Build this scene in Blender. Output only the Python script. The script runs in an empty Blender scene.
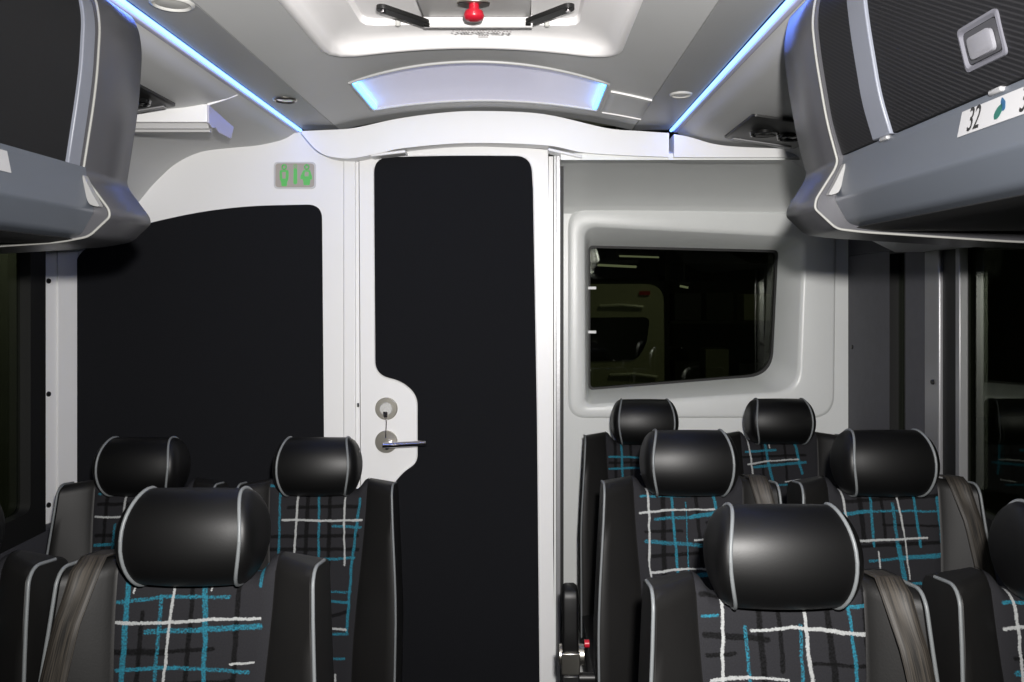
import bpy, math, random
from math import sin, cos, pi, radians
from mathutils import Vector, Matrix
from mathutils.geometry import tessellate_polygon

random.seed(4)
EYE = 1.5
F = 830.0
VX, VY = 524.0, 292.0
sc = bpy.context.scene
col = sc.collection

def U(px, py, Y):
    """point of the coach that lies Y metres down the aisle on a sight line"""
    return Vector(((px-VX)/F*Y, Y, EYE+(VY-py)/F*Y))
def U2(px, py, Y):
    p = U(px, py, Y); return (p.x, p.z)

# ------------------------------------------------------------------ materials
def mat(name, color, rough=.5, metal=0., spec=.5, emis=None, estr=0., bump=None, vary=None, coat=0., sheen=0.):
    m = bpy.data.materials.new(name); m.use_nodes = True
    nt = m.node_tree; b = nt.nodes['Principled BSDF']
    b.inputs['Base Color'].default_value = (*color, 1)
    b.inputs['Roughness'].default_value = rough
    b.inputs['Metallic'].default_value = metal
    b.inputs['Specular IOR Level'].default_value = spec
    b.inputs['Coat Weight'].default_value = coat
    if sheen: b.inputs['Sheen Weight'].default_value = sheen
    if emis:
        b.inputs['Emission Color'].default_value = (*emis, 1)
        b.inputs['Emission Strength'].default_value = estr
    tc = nt.nodes.new('ShaderNodeTexCoord')
    if vary:
        n = nt.nodes.new('ShaderNodeTexNoise'); n.inputs['Scale'].default_value = vary[0]; n.inputs['Detail'].default_value = 5
        nt.links.new(tc.outputs['Object'], n.inputs['Vector'])
        r = nt.nodes.new('ShaderNodeMapRange'); r.inputs['To Min'].default_value = 1-vary[1]; r.inputs['To Max'].default_value = 1+vary[1]
        nt.links.new(n.outputs['Fac'], r.inputs['Value'])
        v = nt.nodes.new('ShaderNodeVectorMath'); v.operation = 'SCALE'; v.inputs[0].default_value = color
        nt.links.new(r.outputs['Result'], v.inputs['Scale']); nt.links.new(v.outputs['Vector'], b.inputs['Base Color'])
    if bump:
        n = nt.nodes.new('ShaderNodeTexNoise'); n.inputs['Scale'].default_value = bump[0]; n.inputs['Detail'].default_value = 4
        nt.links.new(tc.outputs['Object'], n.inputs['Vector'])
        bp = nt.nodes.new('ShaderNodeBump'); bp.inputs['Strength'].default_value = bump[1]; bp.inputs['Distance'].default_value = bump[2]
        nt.links.new(n.outputs['Fac'], bp.inputs['Height']); nt.links.new(bp.outputs['Normal'], b.inputs['Normal'])
    return m

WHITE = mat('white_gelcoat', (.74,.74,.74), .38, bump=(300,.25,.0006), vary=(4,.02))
WHITE_R = mat('grained_white_plastic', (.71,.725,.715), .3, bump=(260,.5,.0009), vary=(5,.04))
HATCHW = mat('white_hatch_plastic', (.90,.885,.885), .4, vary=(5,.02))
CEIL = mat('silver_grey_ceiling', (.47,.475,.475), .42, bump=(700,.3,.0004), vary=(8,.04))
CEIL2 = mat('dark_silver_ceiling_strip', (.32,.325,.33), .4, bump=(700,.3,.0004), vary=(8,.04))
FELT = mat('midnight_felt', (.0078,.0082,.0098), .95, spec=.12, bump=(900,.6,.001), vary=(350,.35))
LEATH = mat('black_leather', (.0026,.0026,.0027), .45, spec=.36, bump=(420,.15,.0005), vary=(6,.2))
LEATHS = mat('black_leather_side', (.0080,.0077,.0075), .50, spec=.28, bump=(300,.2,.0006), vary=(10,.3))
PIPE = mat('silver_piping', (.15,.16,.165), .4, spec=.4)
RACK = mat('anthracite_rack_plastic', (.060,.068,.082), .38, bump=(900,.2,.0003), vary=(6,.05))
CAP = mat('graphite_end_cap', (.068,.068,.075), .33, metal=.35, bump=(900,.25,.0003), vary=(6,.05))
RACKU = mat('black_underside', (.006,.006,.007), .6)
LSTRIP = mat('grey_divider', (.14,.15,.18), .4)
BLACKP = mat('black_plastic', (.008,.008,.008), .4)
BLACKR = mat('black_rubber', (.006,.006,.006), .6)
STEEL = mat('brushed_steel', (.50,.48,.43), .30, metal=1., bump=(200,.15,.0005))
CHROME = mat('polished_chrome', (.75,.72,.74), .12, metal=1.)
ALU = mat('aluminium_profile', (.33,.33,.34), .38, metal=.5, bump=(120,.4,.0006))
GREYF = mat('grey_lining', (.075,.075,.085), .7, bump=(500,.3,.0006), vary=(30,.15))
GREYB = mat('blue_grey_lining', (.05,.05,.058), .7, vary=(20,.1))
RED = mat('red_knob_plastic', (.42,.01,.025), .3)
REDL = mat('red_lens', (.3,.01,.01), .3, emis=(1,.05,.03), estr=.02)
STICK = mat('white_sticker', (.30,.30,.31), .5)
INK = mat('black_ink', (.004,.004,.004), .5)
TEAL = mat('teal_print', (.006,.07,.055), .5)
BLUEP = mat('blue_print', (.006,.05,.115), .5)
FLOORM = mat('grey_vinyl_floor', (.04,.04,.045), .5, vary=(60,.3))
SIGNB = mat('beige_sign_face', (.36,.33,.29), .25)
SIGNG = mat('green_sign_figure', (.10,.34,.10), .35, emis=(.1,1,.15), estr=.12)
LED = mat('blue_led_diffuser', (.3,.5,.9), .4, emis=(.20,.42,1.), estr=2.5)
LEDH = mat('led_reflection_ledge', (.55,.55,.75), .4)  # lavender reflection of the strip put into the ledge colour
LEDB = mat('blue_led_lens', (.3,.5,.9), .4, emis=(.08,.36,1.), estr=5)
BAYP = mat('led_lit_panel', (.80,.79,.88), .35, emis=(.72,.72,1.), estr=.20)  # faint emission stands in for the LED light falling on the panel
LAMPG = mat('frosted_lamp_glass', (.50,.50,.48), .35)
BELT = mat('webbing', (.06,.05,.042), .6)
CONC = mat('workshop_ground', (.05,.05,.045), .8, vary=(3,.3))
VANP = mat('cream_bus_paint', (.42,.42,.26), .4, vary=(2,.1))
VANG = mat('dark_bus_glass', (.004,.004,.004), .15)
TUBE = mat('tube_lamp_glow', (.5,.5,.4), .4, emis=(.9,.95,.6), estr=.5)
SHELFM = mat('workshop_shelving', (.05,.05,.035), .7, vary=(6,.6))

# webbing: fine lengthwise ribs
def belt_nodes():
    nt = BELT.node_tree; b = nt.nodes['Principled BSDF']
    uv = nt.nodes.new('ShaderNodeUVMap')
    mp = nt.nodes.new('ShaderNodeMapping'); mp.inputs['Scale'].default_value = (90, 2.5, 1)
    nt.links.new(uv.outputs['UV'], mp.inputs['Vector'])
    n = nt.nodes.new('ShaderNodeTexNoise'); n.inputs['Scale'].default_value = 1.; n.inputs['Detail'].default_value = 3
    nt.links.new(mp.outputs['Vector'], n.inputs['Vector'])
    r = nt.nodes.new('ShaderNodeValToRGB')
    r.color_ramp.elements[0].position = .36; r.color_ramp.elements[0].color = (.008,.007,.006,1)
    r.color_ramp.elements[1].position = .66; r.color_ramp.elements[1].color = (.050,.042,.033,1)
    nt.links.new(n.outputs['Fac'], r.inputs['Fac']); nt.links.new(r.outputs['Color'], b.inputs['Base Color'])
belt_nodes()

# carbon-look pinstripes
CARB = mat('pinstriped_locker_film', (.012,.012,.014), .6, spec=.2)
def carb_nodes():
    nt = CARB.node_tree; b = nt.nodes['Principled BSDF']
    tc = nt.nodes.new('ShaderNodeTexCoord')
    mp = nt.nodes.new('ShaderNodeMapping'); mp.inputs['Rotation'].default_value = (radians(-28),0,0)
    nt.links.new(tc.outputs['Object'], mp.inputs['Vector'])
    w = nt.nodes.new('ShaderNodeTexWave'); w.wave_type = 'BANDS'; w.bands_direction = 'Z'
    w.inputs['Scale'].default_value = 58; w.inputs['Distortion'].default_value = 0
    nt.links.new(mp.outputs['Vector'], w.inputs['Vector'])
    r = nt.nodes.new('ShaderNodeValToRGB')
    r.color_ramp.elements[0].position = .5; r.color_ramp.elements[0].color = (.0050,.0050,.0060,1)
    r.color_ramp.elements[1].position = 1.; r.color_ramp.elements[1].color = (.0150,.0150,.0165,1)
    nt.links.new(w.outputs['Fac'], r.inputs['Fac']); nt.links.new(r.outputs['Color'], b.inputs['Base Color'])
carb_nodes()
CARBL = mat('black_locker_film', (.007,.007,.0075), .6, spec=.25, vary=(200,.15))

def glass(name, tint):
    m = bpy.data.materials.new(name); m.use_nodes = True; nt = m.node_tree
    nt.nodes.remove(nt.nodes['Principled BSDF'])
    out = nt.nodes['Material Output']
    t = nt.nodes.new('ShaderNodeBsdfTransparent'); t.inputs['Color'].default_value = (*tint, 1)
    g = nt.nodes.new('ShaderNodeBsdfGlossy'); g.inputs['Roughness'].default_value = .02; g.inputs['Color'].default_value = (.8,.85,.75,1)
    fr = nt.nodes.new('ShaderNodeFresnel')
    gm = nt.nodes.new('ShaderNodeNewGeometry'); mr = nt.nodes.new('ShaderNodeMapRange')   # same index seen from either face of the pane
    mr.inputs['To Min'].default_value = 1.5; mr.inputs['To Max'].default_value = 1/1.5
    nt.links.new(gm.outputs['Backfacing'], mr.inputs['Value']); nt.links.new(mr.outputs['Result'], fr.inputs['IOR'])
    mx = nt.nodes.new('ShaderNodeMixShader')
    nt.links.new(fr.outputs['Fac'], mx.inputs['Fac']); nt.links.new(t.outputs[0], mx.inputs[1]); nt.links.new(g.outputs[0], mx.inputs[2])
    nt.links.new(mx.outputs[0], out.inputs['Surface'])
    return m
GLASS = glass('tinted_glass', (.40,.42,.37))
GLASSD = glass('tinted_side_glass', (.52,.55,.48))

# ---- plaid fabric: hand-drawn strokes, each a segment in the cloth's own metres
def stroke_group():
    g = bpy.data.node_groups.new('Stroke', 'ShaderNodeTree')
    I = g.interface
    for n, t in (('P','NodeSocketVector'),('A','NodeSocketVector'),('B','NodeSocketVector'),('W','NodeSocketFloat'),('Chalk','NodeSocketFloat'),('Noise','NodeSocketFloat')):
        I.new_socket(name=n, in_out='INPUT', socket_type=t)
    I.new_socket(name='Mask', in_out='OUTPUT', socket_type='NodeSocketFloat')
    gi = g.nodes.new('NodeGroupInput'); go = g.nodes.new('NodeGroupOutput')
    def vm(op, a, b=None):
        n = g.nodes.new('ShaderNodeVectorMath'); n.operation = op
        g.links.new(a, n.inputs[0])
        if b is not None: g.links.new(b, n.inputs[1])
        return n
    def mm(op, a, b=None, c=None, clamp=False):
        n = g.nodes.new('ShaderNodeMath'); n.operation = op; n.use_clamp = clamp
        for i, x in enumerate((a,b,c)):
            if x is None: continue
            if isinstance(x, (int,float)): n.inputs[i].default_value = x
            else: g.links.new(x, n.inputs[i])
        return n.outputs[0]
    P, A, B, W, C, N = [gi.outputs[k] for k in ('P','A','B','W','Chalk','Noise')]
    pa = vm('SUBTRACT', P, A).outputs[0]; ba = vm('SUBTRACT', B, A).outputs[0]
    h = mm('DIVIDE', vm('DOT_PRODUCT', pa, ba).outputs['Value'], vm('DOT_PRODUCT', ba, ba).outputs['Value'], clamp=True)
    s = g.nodes.new('ShaderNodeVectorMath'); s.operation = 'SCALE'; g.links.new(ba, s.inputs[0]); g.links.new(h, s.inputs['Scale'])
    d = vm('LENGTH', vm('SUBTRACT', pa, s.outputs[0]).outputs[0]).outputs['Value']
    # 1 - d/W , softened and eaten by the chalk noise
    a = mm('SUBTRACT', 1.0, mm('DIVIDE', d, W))
    a = mm('MULTIPLY', a, 3.0, clamp=True)
    e = mm('SUBTRACT', 1.0, mm('MULTIPLY', C, N), clamp=True)
    g.links.new(mm('MULTIPLY', a, e, clamp=True), go.inputs['Mask'])
    return g
SG = stroke_group()
COLS = {'w': (.34,.35,.35), 'b': (.016,.150,.215), 'k': (.0006,.0006,.0007)}
def plaid(name, strokes):
    """strokes: (colour, x0, y0, x1, y1, width, faintness) in metres"""
    m = mat(name, (.0160,.0160,.0185), .85, spec=.15, bump=(1100,.5,.0008))
    nt = m.node_tree; b = nt.nodes['Principled BSDF']
    uv = nt.nodes.new('ShaderNodeUVMap')
    def noise(scale, det):
        n = nt.nodes.new('ShaderNodeTexNoise'); n.inputs['Scale'].default_value = scale; n.inputs['Detail'].default_value = det
        nt.links.new(uv.outputs['UV'], n.inputs['Vector']); return n
    nz = noise(34, 2)
    s1 = nt.nodes.new('ShaderNodeVectorMath'); s1.operation = 'SUBTRACT'; s1.inputs[1].default_value = (.5,.5,.5)
    nt.links.new(nz.outputs['Color'], s1.inputs[0])
    s2 = nt.nodes.new('ShaderNodeVectorMath'); s2.operation = 'MULTIPLY'; s2.inputs[1].default_value = (.006,.006,0)
    nt.links.new(s1.outputs[0], s2.inputs[0])
    nf = noise(480, 1)
    s3 = nt.nodes.new('ShaderNodeVectorMath'); s3.operation = 'SUBTRACT'; s3.inputs[1].default_value = (.5,.5,.5)
    nt.links.new(nf.outputs['Color'], s3.inputs[0])
    s4 = nt.nodes.new('ShaderNodeVectorMath'); s4.operation = 'MULTIPLY'; s4.inputs[1].default_value = (.0045,.0045,0)
    nt.links.new(s3.outputs[0], s4.inputs[0])
    ad = nt.nodes.new('ShaderNodeVectorMath'); nt.links.new(uv.outputs['UV'], ad.inputs[0]); nt.links.new(s2.outputs[0], ad.inputs[1])
    ad2 = nt.nodes.new('ShaderNodeVectorMath'); nt.links.new(ad.outputs[0], ad2.inputs[0]); nt.links.new(s4.outputs[0], ad2.inputs[1])
    ck = noise(330, 2)
    ckr = nt.nodes.new('ShaderNodeMapRange'); ckr.inputs['From Min'].default_value = .35; ckr.inputs['From Max'].default_value = .65
    nt.links.new(ck.outputs['Fac'], ckr.inputs['Value'])
    basen = noise(520, 2)
    br = nt.nodes.new('ShaderNodeMapRange'); br.inputs['To Min'].default_value = .6; br.inputs['To Max'].default_value = 1.4
    nt.links.new(basen.outputs['Fac'], br.inputs['Value'])
    bs = nt.nodes.new('ShaderNodeVectorMath'); bs.operation = 'SCALE'; bs.inputs[0].default_value = (.0160,.0160,.0185)
    nt.links.new(br.outputs['Result'], bs.inputs['Scale'])
    cur = bs.outputs[0]
    order = {'k':0,'b':1,'w':2}
    for (c, x0, y0, x1, y1, w, f) in sorted(strokes, key=lambda s: order[s[0]]):
        g = nt.nodes.new('ShaderNodeGroup'); g.node_tree = SG
        nt.links.new(ad2.outputs[0], g.inputs['P']); nt.links.new(ckr.outputs['Result'], g.inputs['Noise'])
        g.inputs['A'].default_value = (x0,y0,0); g.inputs['B'].default_value = (x1,y1,0)
        g.inputs['W'].default_value = w; g.inputs['Chalk'].default_value = f
        mx = nt.nodes.new('ShaderNodeMix'); mx.data_type = 'RGBA'
        nt.links.new(g.outputs['Mask'], mx.inputs[0]); nt.links.new(cur, mx.inputs[6])
        mx.inputs[7].default_value = (*COLS[c], 1)
        cur = mx.outputs[2]
    nt.links.new(cur, b.inputs['Base Color'])
    return m

# ------------------------------------------------------------------ mesh tools
def mk(name, verts, faces, m, parent=None, smooth=True, angle=35, uvs=None, fm=None):
    me = bpy.data.meshes.new(name)
    me.from_pydata([tuple(v) for v in verts], [], faces); me.update()
    o = bpy.data.objects.new(name, me); col.objects.link(o)
    for x in (m if isinstance(m, (list,tuple)) else [m]): me.materials.append(x)
    if fm:
        for p, i in zip(me.polygons, fm): p.material_index = i
    import bmesh
    bm = bmesh.new(); bm.from_mesh(me); bmesh.ops.recalc_face_normals(bm, faces=bm.faces); bm.to_mesh(me); bm.free()
    if smooth:
        for p in me.polygons: p.use_smooth = True
        me.set_sharp_from_angle(angle=radians(angle))
    if uvs:
        l = me.uv_layers.new(name='UVMap')
        for lp in me.loops: l.data[lp.index].uv = uvs[lp.vertex_index]
    if parent is not None: o.parent = parent
    return o

class MB:
    def __init__(s): s.v = []; s.f = []; s.fm = []
    def add(s, v, f, mi=0):
        n = len(s.v); s.v += [Vector(p) for p in v]; s.f += [tuple(i+n for i in q) for q in f]; s.fm += [mi]*len(f); return s
    def box(s, x0,x1,y0,y1,z0,z1, mi=0):
        v = [(x,y,z) for x in (x0,x1) for y in (y0,y1) for z in (z0,z1)]
        return s.add(v, [(0,1,3,2),(4,6,7,5),(0,4,5,1),(2,3,7,6),(0,2,6,4),(1,5,7,3)], mi)
    def loft(s, rings, closed=True, cap0=True, cap1=True, mi=0):
        n = len(rings[0]); v = [p for r in rings for p in r]; f = []
        for i in range(len(rings)-1):
            for j in range(n if closed else n-1):
                k = (j+1) % n
                f.append((i*n+j, i*n+k, (i+1)*n+k, (i+1)*n+j))
        if closed and cap0: f.append(tuple(range(n)))
        if closed and cap1: f.append(tuple((len(rings)-1)*n+j for j in range(n)))
        return s.add(v, f, mi)
    def tube(s, path, r, seg=8, closed=False, mi=0):
        path = [Vector(p) for p in path]; n = len(path); rings = []
        up = None
        for i, p in enumerate(path):
            a = path[(i-1) % n] if (closed or i > 0) else path[0]
            b = path[(i+1) % n] if (closed or i < n-1) else path[-1]
            t = (b-a).normalized()
            if up is None:
                up = t.orthogonal().normalized()
            up = (up - t*up.dot(t)); up = up.normalized() if up.length > 1e-6 else t.orthogonal().normalized()
            sd = t.cross(up)
            rr = r[i] if isinstance(r, (list,tuple)) else r
            rings.append([p + up*cos(2*pi*k/seg)*rr + sd*sin(2*pi*k/seg)*rr for k in range(seg)])
        if closed:
            # untwist: pick rotation of the first ring nearest the last
            last, first = rings[-1], rings[0]
            best = min(range(seg), key=lambda q: (last[0]-first[q]).length)
            rings.append([first[(k+best) % seg] for k in range(seg)])
            return s.loft(rings, True, False, False, mi)
        return s.loft(rings, True, True, True, mi)
    def disc_y(s, cx, y0, y1, cz, r, seg=32, r1=None, mi=0):
        r1 = r if r1 is None else r1
        return s.loft([[(cx+r*cos(2*pi*k/seg), y0, cz+r*sin(2*pi*k/seg)) for k in range(seg)],
                       [(cx+r1*cos(2*pi*k/seg), y1, cz+r1*sin(2*pi*k/seg)) for k in range(seg)]], mi=mi)
    def plate(s, outer, holes, a, b, axis='y', mi=0):
        """flat panel of a 2D outline (x,z) with holes between Y=a and Y=b (axis 'x': outline is (y,z); 'z': (x,y))"""
        def P(p, d):
            return {'y': (p[0],d,p[1]), 'x': (d,p[0],p[1]), 'z': (p[0],p[1],d)}[axis]
        loops = [outer]+list(holes)
        tri = tessellate_polygon([[Vector((p[0],p[1],0)) for p in l] for l in loops])
        flat = [p for l in loops for p in l]; n = len(flat)
        v = [P(p,a) for p in flat]+[P(p,b) for p in flat]
        f = [tuple(t) for t in tri]+[tuple(i+n for i in reversed(t)) for t in tri]
        k = 0
        for l in loops:
            m_ = len(l)
            for i in range(m_):
                j = (i+1) % m_
                f.append((k+i, k+j, k+j+n, k+i+n))
            k += m_
        return s.add(v, f, mi)
    def build(s, name, m, parent=None, smooth=True, angle=35, bevel=0, seg=2):
        o = mk(name, s.v, s.f, m, parent, smooth, angle, fm=s.fm if isinstance(m,(list,tuple)) else None)
        if bevel:
            b = o.modifiers.new('edge', 'BEVEL'); b.width = bevel; b.segments = seg; b.limit_method = 'ANGLE'; b.angle_limit = radians(40)
            b.harden_normals = False
        return o

def rpoly(pts, rad, seg=6):
    """round the corners of a 2D polygon"""
    out = []; n = len(pts)
    if isinstance(rad, (int,float)): rad = [rad]*n
    for i in range(n):
        p = Vector(pts[i]); a = Vector(pts[i-1]); b = Vector(pts[(i+1)%n])
        r = rad[i]
        if r <= 0: out += [tuple(p)]; continue
        da, db = (a-p), (b-p)
        la, lb = da.length, db.length
        d = min(r, la*.49, lb*.49)
        q0 = p+da.normalized()*d; q1 = p+db.normalized()*d
        for k in range(seg+1):
            t = k/seg
            out.append(tuple(q0*(1-t)**2 + p*2*t*(1-t) + q1*t*t))
    return out
def ropen(pts, rad, seg=5):
    """round the corners of an open 2D polyline"""
    out = [tuple(pts[0])]
    for i in range(1, len(pts)-1):
        p = Vector(pts[i]); a = Vector(pts[i-1]); b = Vector(pts[i+1])
        da, db = a-p, b-p
        r = rad[i] if isinstance(rad, (list,tuple)) else rad
        d = min(r, da.length*.45, db.length*.45)
        if d <= 0: out.append(tuple(p)); continue
        q0 = p+da.normalized()*d; q1 = p+db.normalized()*d
        for k in range(seg+1):
            t = k/seg; out.append(tuple(q0*(1-t)**2+p*2*t*(1-t)+q1*t*t))
    out.append(tuple(pts[-1])); return out
def resample(loop, n):
    loop = [Vector(p) for p in loop]; L = [0]
    for i in range(len(loop)): L.append(L[-1]+(loop[(i+1)%len(loop)]-loop[i]).length)
    out = []
    for k in range(n):
        d = L[-1]*k/n; i = 0
        while L[i+1] < d: i += 1
        t = (d-L[i])/max(1e-9, L[i+1]-L[i])
        out.append(tuple(loop[i].lerp(loop[(i+1)%len(loop)], t)))
    return out
def tag(o, label=None, cat=None, group=None, kind=None):
    if label: o['label'] = label
    if cat: o['category'] = cat
    if group: o['group'] = group
    if kind: o['kind'] = kind
    return o
def empty(name, loc=(0,0,0)):
    o = bpy.data.objects.new(name, None); col.objects.link(o); o.location = loc; o.empty_display_size = .1; return o
def thick_up(o, t=.006):
    me = o.data; me.update()
    if sum(p.normal.z*p.area for p in me.polygons) > 0: me.flip_normals()
    return o
def S(o, label=None): o['kind'] = 'structure'; return tag(o, label)
def rel(o, parent):
    """parent at identity-rotation empty while keeping world-space vertices"""
    o.parent = parent; o.matrix_parent_inverse = Matrix.Translation(-Vector(parent.location)); return o

YD = 2.60      # plane of the washroom partition
YR = 3.20      # rear wall face
XWL, XWR = -1.40, 1.25
XC = -.119
ZL = .507
Y0 = -.55      # near end of what is built

# ------------------------------------------------------------------ floor
mb = MB(); mb.box(XWL-.06, XWR+.06, Y0, YR+.1, -.04, 0); fl = S(mb.build('floor', FLOORM))
tag(fl, 'dark grey vinyl coach floor under the seats', 'floor')

# ------------------------------------------------------------------ ceiling
def vault(x): return EYE+ZL+.055*(1-((x-XC)/.457)**2)
XSL, XSR = -.576, .338
XLL, XLR = -.702, .464
# outer panels left and right of the light strips
sideL = [(-.712,.503),(-.749,.478),(-.827,.459),(-.937,.450),(-1.015,.4406),(-1.093,.404),(-1.165,.335),(-1.219,.266),(-1.297,.175),(-1.40,.125)]
sideL = ropen(sideL, .04)
def mirror(p): return (2*XC-p[0], p[1])
def ext(prof, y0, y1, thick, mbx, mi=0):
    a = [(p[0], y0, EYE+p[1]) for p in prof]+[(p[0], y0, EYE+p[1]+thick) for p in reversed(prof)]
    b = [(v[0], y1, v[2]) for v in a]
    mbx.loft([a,b], mi=mi)
mb = MB(); ext(sideL, Y0, YD+.0, .02, mb); o = S(mb.build('ceiling', CEIL, angle=30)); tag(o, 'grey curved ceiling side panel on the left beyond the light strip', 'ceiling')
sideR = [mirror(p) for p in sideL]; sideR = [p for p in sideR if p[0] < XWR]+[(XWR,.125)]
mb = MB(); ext(sideR, Y0, YD+.0, .02, mb); o = S(mb.build('ceiling', CEIL, angle=30)); tag(o, 'grey curved ceiling side panel on the right beyond the light strip', 'ceiling')
# strips with downlights
for x0, x1, lab in ((XLL+.012, XSL-.0015, 'narrow grey ceiling strip beside the left light strip'), (XSR+.0015, XLR-.012, 'narrow grey ceiling strip beside the right light strip')):
    mb = MB(); mb.box(x0, x1, Y0, YD, EYE+ZL, EYE+ZL+.02)
    o = S(mb.build('ceiling', CEIL2, bevel=.002)); tag(o, lab, 'ceiling')

# central vault: washroom end with the light bay, then hatch surround, then plain
bx0, bx1 = -.444, .216
def near(x): return 2.02+.085*((x-XC)/.31)**2
def far(x): return 2.43
BX = [XSL, XSL+.01]+[XSL+.01+(bx0-XSL-.01)*k/5 for k in range(1,5)]+[bx0+(bx1-bx0)*k/32 for k in range(33)]+[bx1+(XSR-bx1)*k/4 for k in range(1,5)]
rows = []
YH1 = 2.0 - .02
def rowY(x, t):   # t: 0..3 segments
    c = abs((x-XC)/.31)
    n = near(x) if c < 1.0 else near(XC+.31)
    if t <= 1: return YH1+(n-YH1)*t
    if t <= 2: return n+(far(x)-n)*(t-1)
    return far(x)+(YD-far(x))*(t-2)
TS = [0,.5,.93,1,1.25,1.5,1.75,2,2.08,2.5,3]
def zc(x, y):
    return vault(x)
v = []; f = []
for t in TS:
    for x in BX:
        y = rowY(x, t); v.append((x, y, zc(x,y)))
n = len(BX)
for i in range(len(TS)-1):
    for j in range(n-1):
        xm = (BX[j]+BX[j+1])/2
        if bx0 < xm < bx1 and 1 <= TS[i] < 2: continue
        f.append((i*n+j, i*n+j+1, (i+1)*n+j+1, (i+1)*n+j))
o = mk('ceiling', v, f, CEIL, angle=40); thick_up(o)
S(o); tag(o, 'arched grey ceiling panel around the lit recess above the door', 'ceiling')
# hatch surround
HX0, HX1, HY0, HY1 = -.437, .205, .95, 1.895
def hring(off, dz, nn=96, r=.075):
    q = rpoly([(HX0+off,HY0+off),(HX1-off,HY0+off),(HX1-off,HY1-off),(HX0+off,HY1-off)], max(.02, r-off*.5), 8)
    q = resample(q, nn)
    return q
def toq(nn=96):
    # rectangular outer ring matched by angle to the inner one
    inner = hring(0,0,nn); out = []
    X0,X1,A,B = XSL,XSR,.80,YH1
    cx,cy = (HX0+HX1)/2,(HY0+HY1)/2
    for p in inner:
        # cast to rectangle through scaled coords
        sx = (p[0]-cx)/((HX1-HX0)/2); sy = (p[1]-cy)/((HY1-HY0)/2)
        m_ = max(abs(sx),abs(sy)); sx/=m_; sy/=m_
        out.append((((X0+X1)/2+sx*(X1-X0)/2), ((A+B)/2+sy*(B-A)/2)))
    for c in ((X0,A),(X1,A),(X1,B),(X0,B)):
        k = min(range(nn), key=lambda i: (out[i][0]-c[0])**2+(out[i][1]-c[1])**2); out[k] = c
    return out
inner = hring(0,0); outer = toq()
rings = []
for k in range(7):
    t = k/6
    rings.append([( (1-t)*a[0]+t*b[0], (1-t)*a[1]+t*b[1]) for a,b in zip(outer, inner)])
mb = MB()
mb.loft([[(p[0],p[1],vault(p[0])) for p in r] for r in rings], True, False, False)
o = mb.build('ceiling', CEIL, angle=40); thick_up(o)
S(o); tag(o, 'grey ceiling panel around the white roof hatch opening', 'ceiling')
v = []; f = []; xs = [XSL+(XSR-XSL)*k/20 for k in range(21)]
for y in (Y0, .1, .80):
    for x in xs: v.append((x,y,vault(x)))
for i in range(2):
    for j in range(20): f.append((i*21+j, i*21+j+1, (i+1)*21+j+1, (i+1)*21+j))
o = mk('ceiling', v, f, CEIL); thick_up(o)
S(o); tag(o, 'plain grey ceiling panel over the front of the aisle', 'ceiling')

mb = MB(); mb.box(XWL-.06, XWR+.06, Y0, YR+.1, EYE+.66, EYE+.70)
o = S(mb.build('roof', CEIL)); tag(o, 'outer roof skin above the ceiling panels', 'roof')
# ------------------------------------------------------------------ roof hatch
hz = EYE+.60
hatch = empty('roof_hatch', (XC, 1.42, hz)); tag(hatch, 'white roof escape hatch with red knob and two black hinge arms', 'roof hatch')
mb = MB()
spec = [(-.012,-.001,1),(.0,-.007,1),(.008,-.004,1),(.016,.008,1),(.030,.019,1),(.055,.024,.8),(.085,.027,.3)]
rr = []
for off, dz, fo in spec:
    q = hring(off, 0, 96)
    rr.append([(p[0],p[1],(vault(p[0])*fo+(1-fo)*(EYE+.555))+dz) for p in q])
q = hring(.09,0,96); rr.append([(p[0],p[1],hz-.005) for p in q])
mb.loft(rr, True, False, False)
o = mb.build('hatch_surround', HATCHW, None, angle=50); thick_up(o,.004)
rel(o, hatch)
mb = MB(); q = hring(.075,0,96); mb.loft([[(p[0],p[1],hz-.006) for p in q],[(p[0],p[1],hz+.02) for p in q]])
rel(mb.build('hatch_lid', HATCHW), hatch)
# operating mechanism
mb = MB(); mb.box(-.213,.015,1.38,1.745,EYE+.5785,EYE+.60)
rel(mb.build('mechanism_plate', mat('satin_steel_plate',(.55,.54,.53),.35,metal=.3), bevel=.003), hatch)
pa = U(424,21,1.755); pb = U(531,21,1.755)
mb = MB(); mb.tube([(-.213,1.772,EYE+.5775),(.018,1.772,EYE+.5775)], .0135, 20); rel(mb.build('cross_bar', HATCHW, angle=50), hatch)
for a, b in ((U(383,9,1.70), U(424,23,1.765)), (U(568,8,1.70), U(531,22,1.765))):
    d = (b-a).normalized(); s = d.cross(Vector((0,0,1))).normalized(); up = Vector((0,0,1))
    mb = MB(); L = []
    hw = .0135
    for k in range(9): an = pi/2+pi*k/8; L.append(a+d*cos(an)*hw+s*sin(an)*hw)
    for k in range(9): an = -pi/2+pi*k/8; L.append(b+d*cos(an)*hw+s*sin(an)*hw)
    mb.loft([[p-up*.004 for p in L],[p+up*.006 for p in L]])
    e = b+Vector((.012 if a.x < b.x else -.012,0,.0)); mb.tube([b-up*.0, e], .0085, 12)
    arm = rel(mb.build('hinge_arm', BLACKP, bevel=.001), hatch)
    mb = MB(); mb.loft([[a+Vector((.005*cos(q*pi/6),.005*sin(q*pi/6),-.0075)) for q in range(12)],[a+Vector((.005*cos(q*pi/6),.005*sin(q*pi/6),0)) for q in range(12)]])
    sc_ = mb.build('screw', CHROME); sc_.parent = arm
kx = (474-VX)/F*1.66
mb = MB()
def ring_z(cx, cy, z, r, seg=24, ry=None): return [(cx+r*cos(2*pi*k/seg), cy+(ry or r)*sin(2*pi*k/seg), z) for k in range(seg)]
zk = EYE+.545
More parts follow.
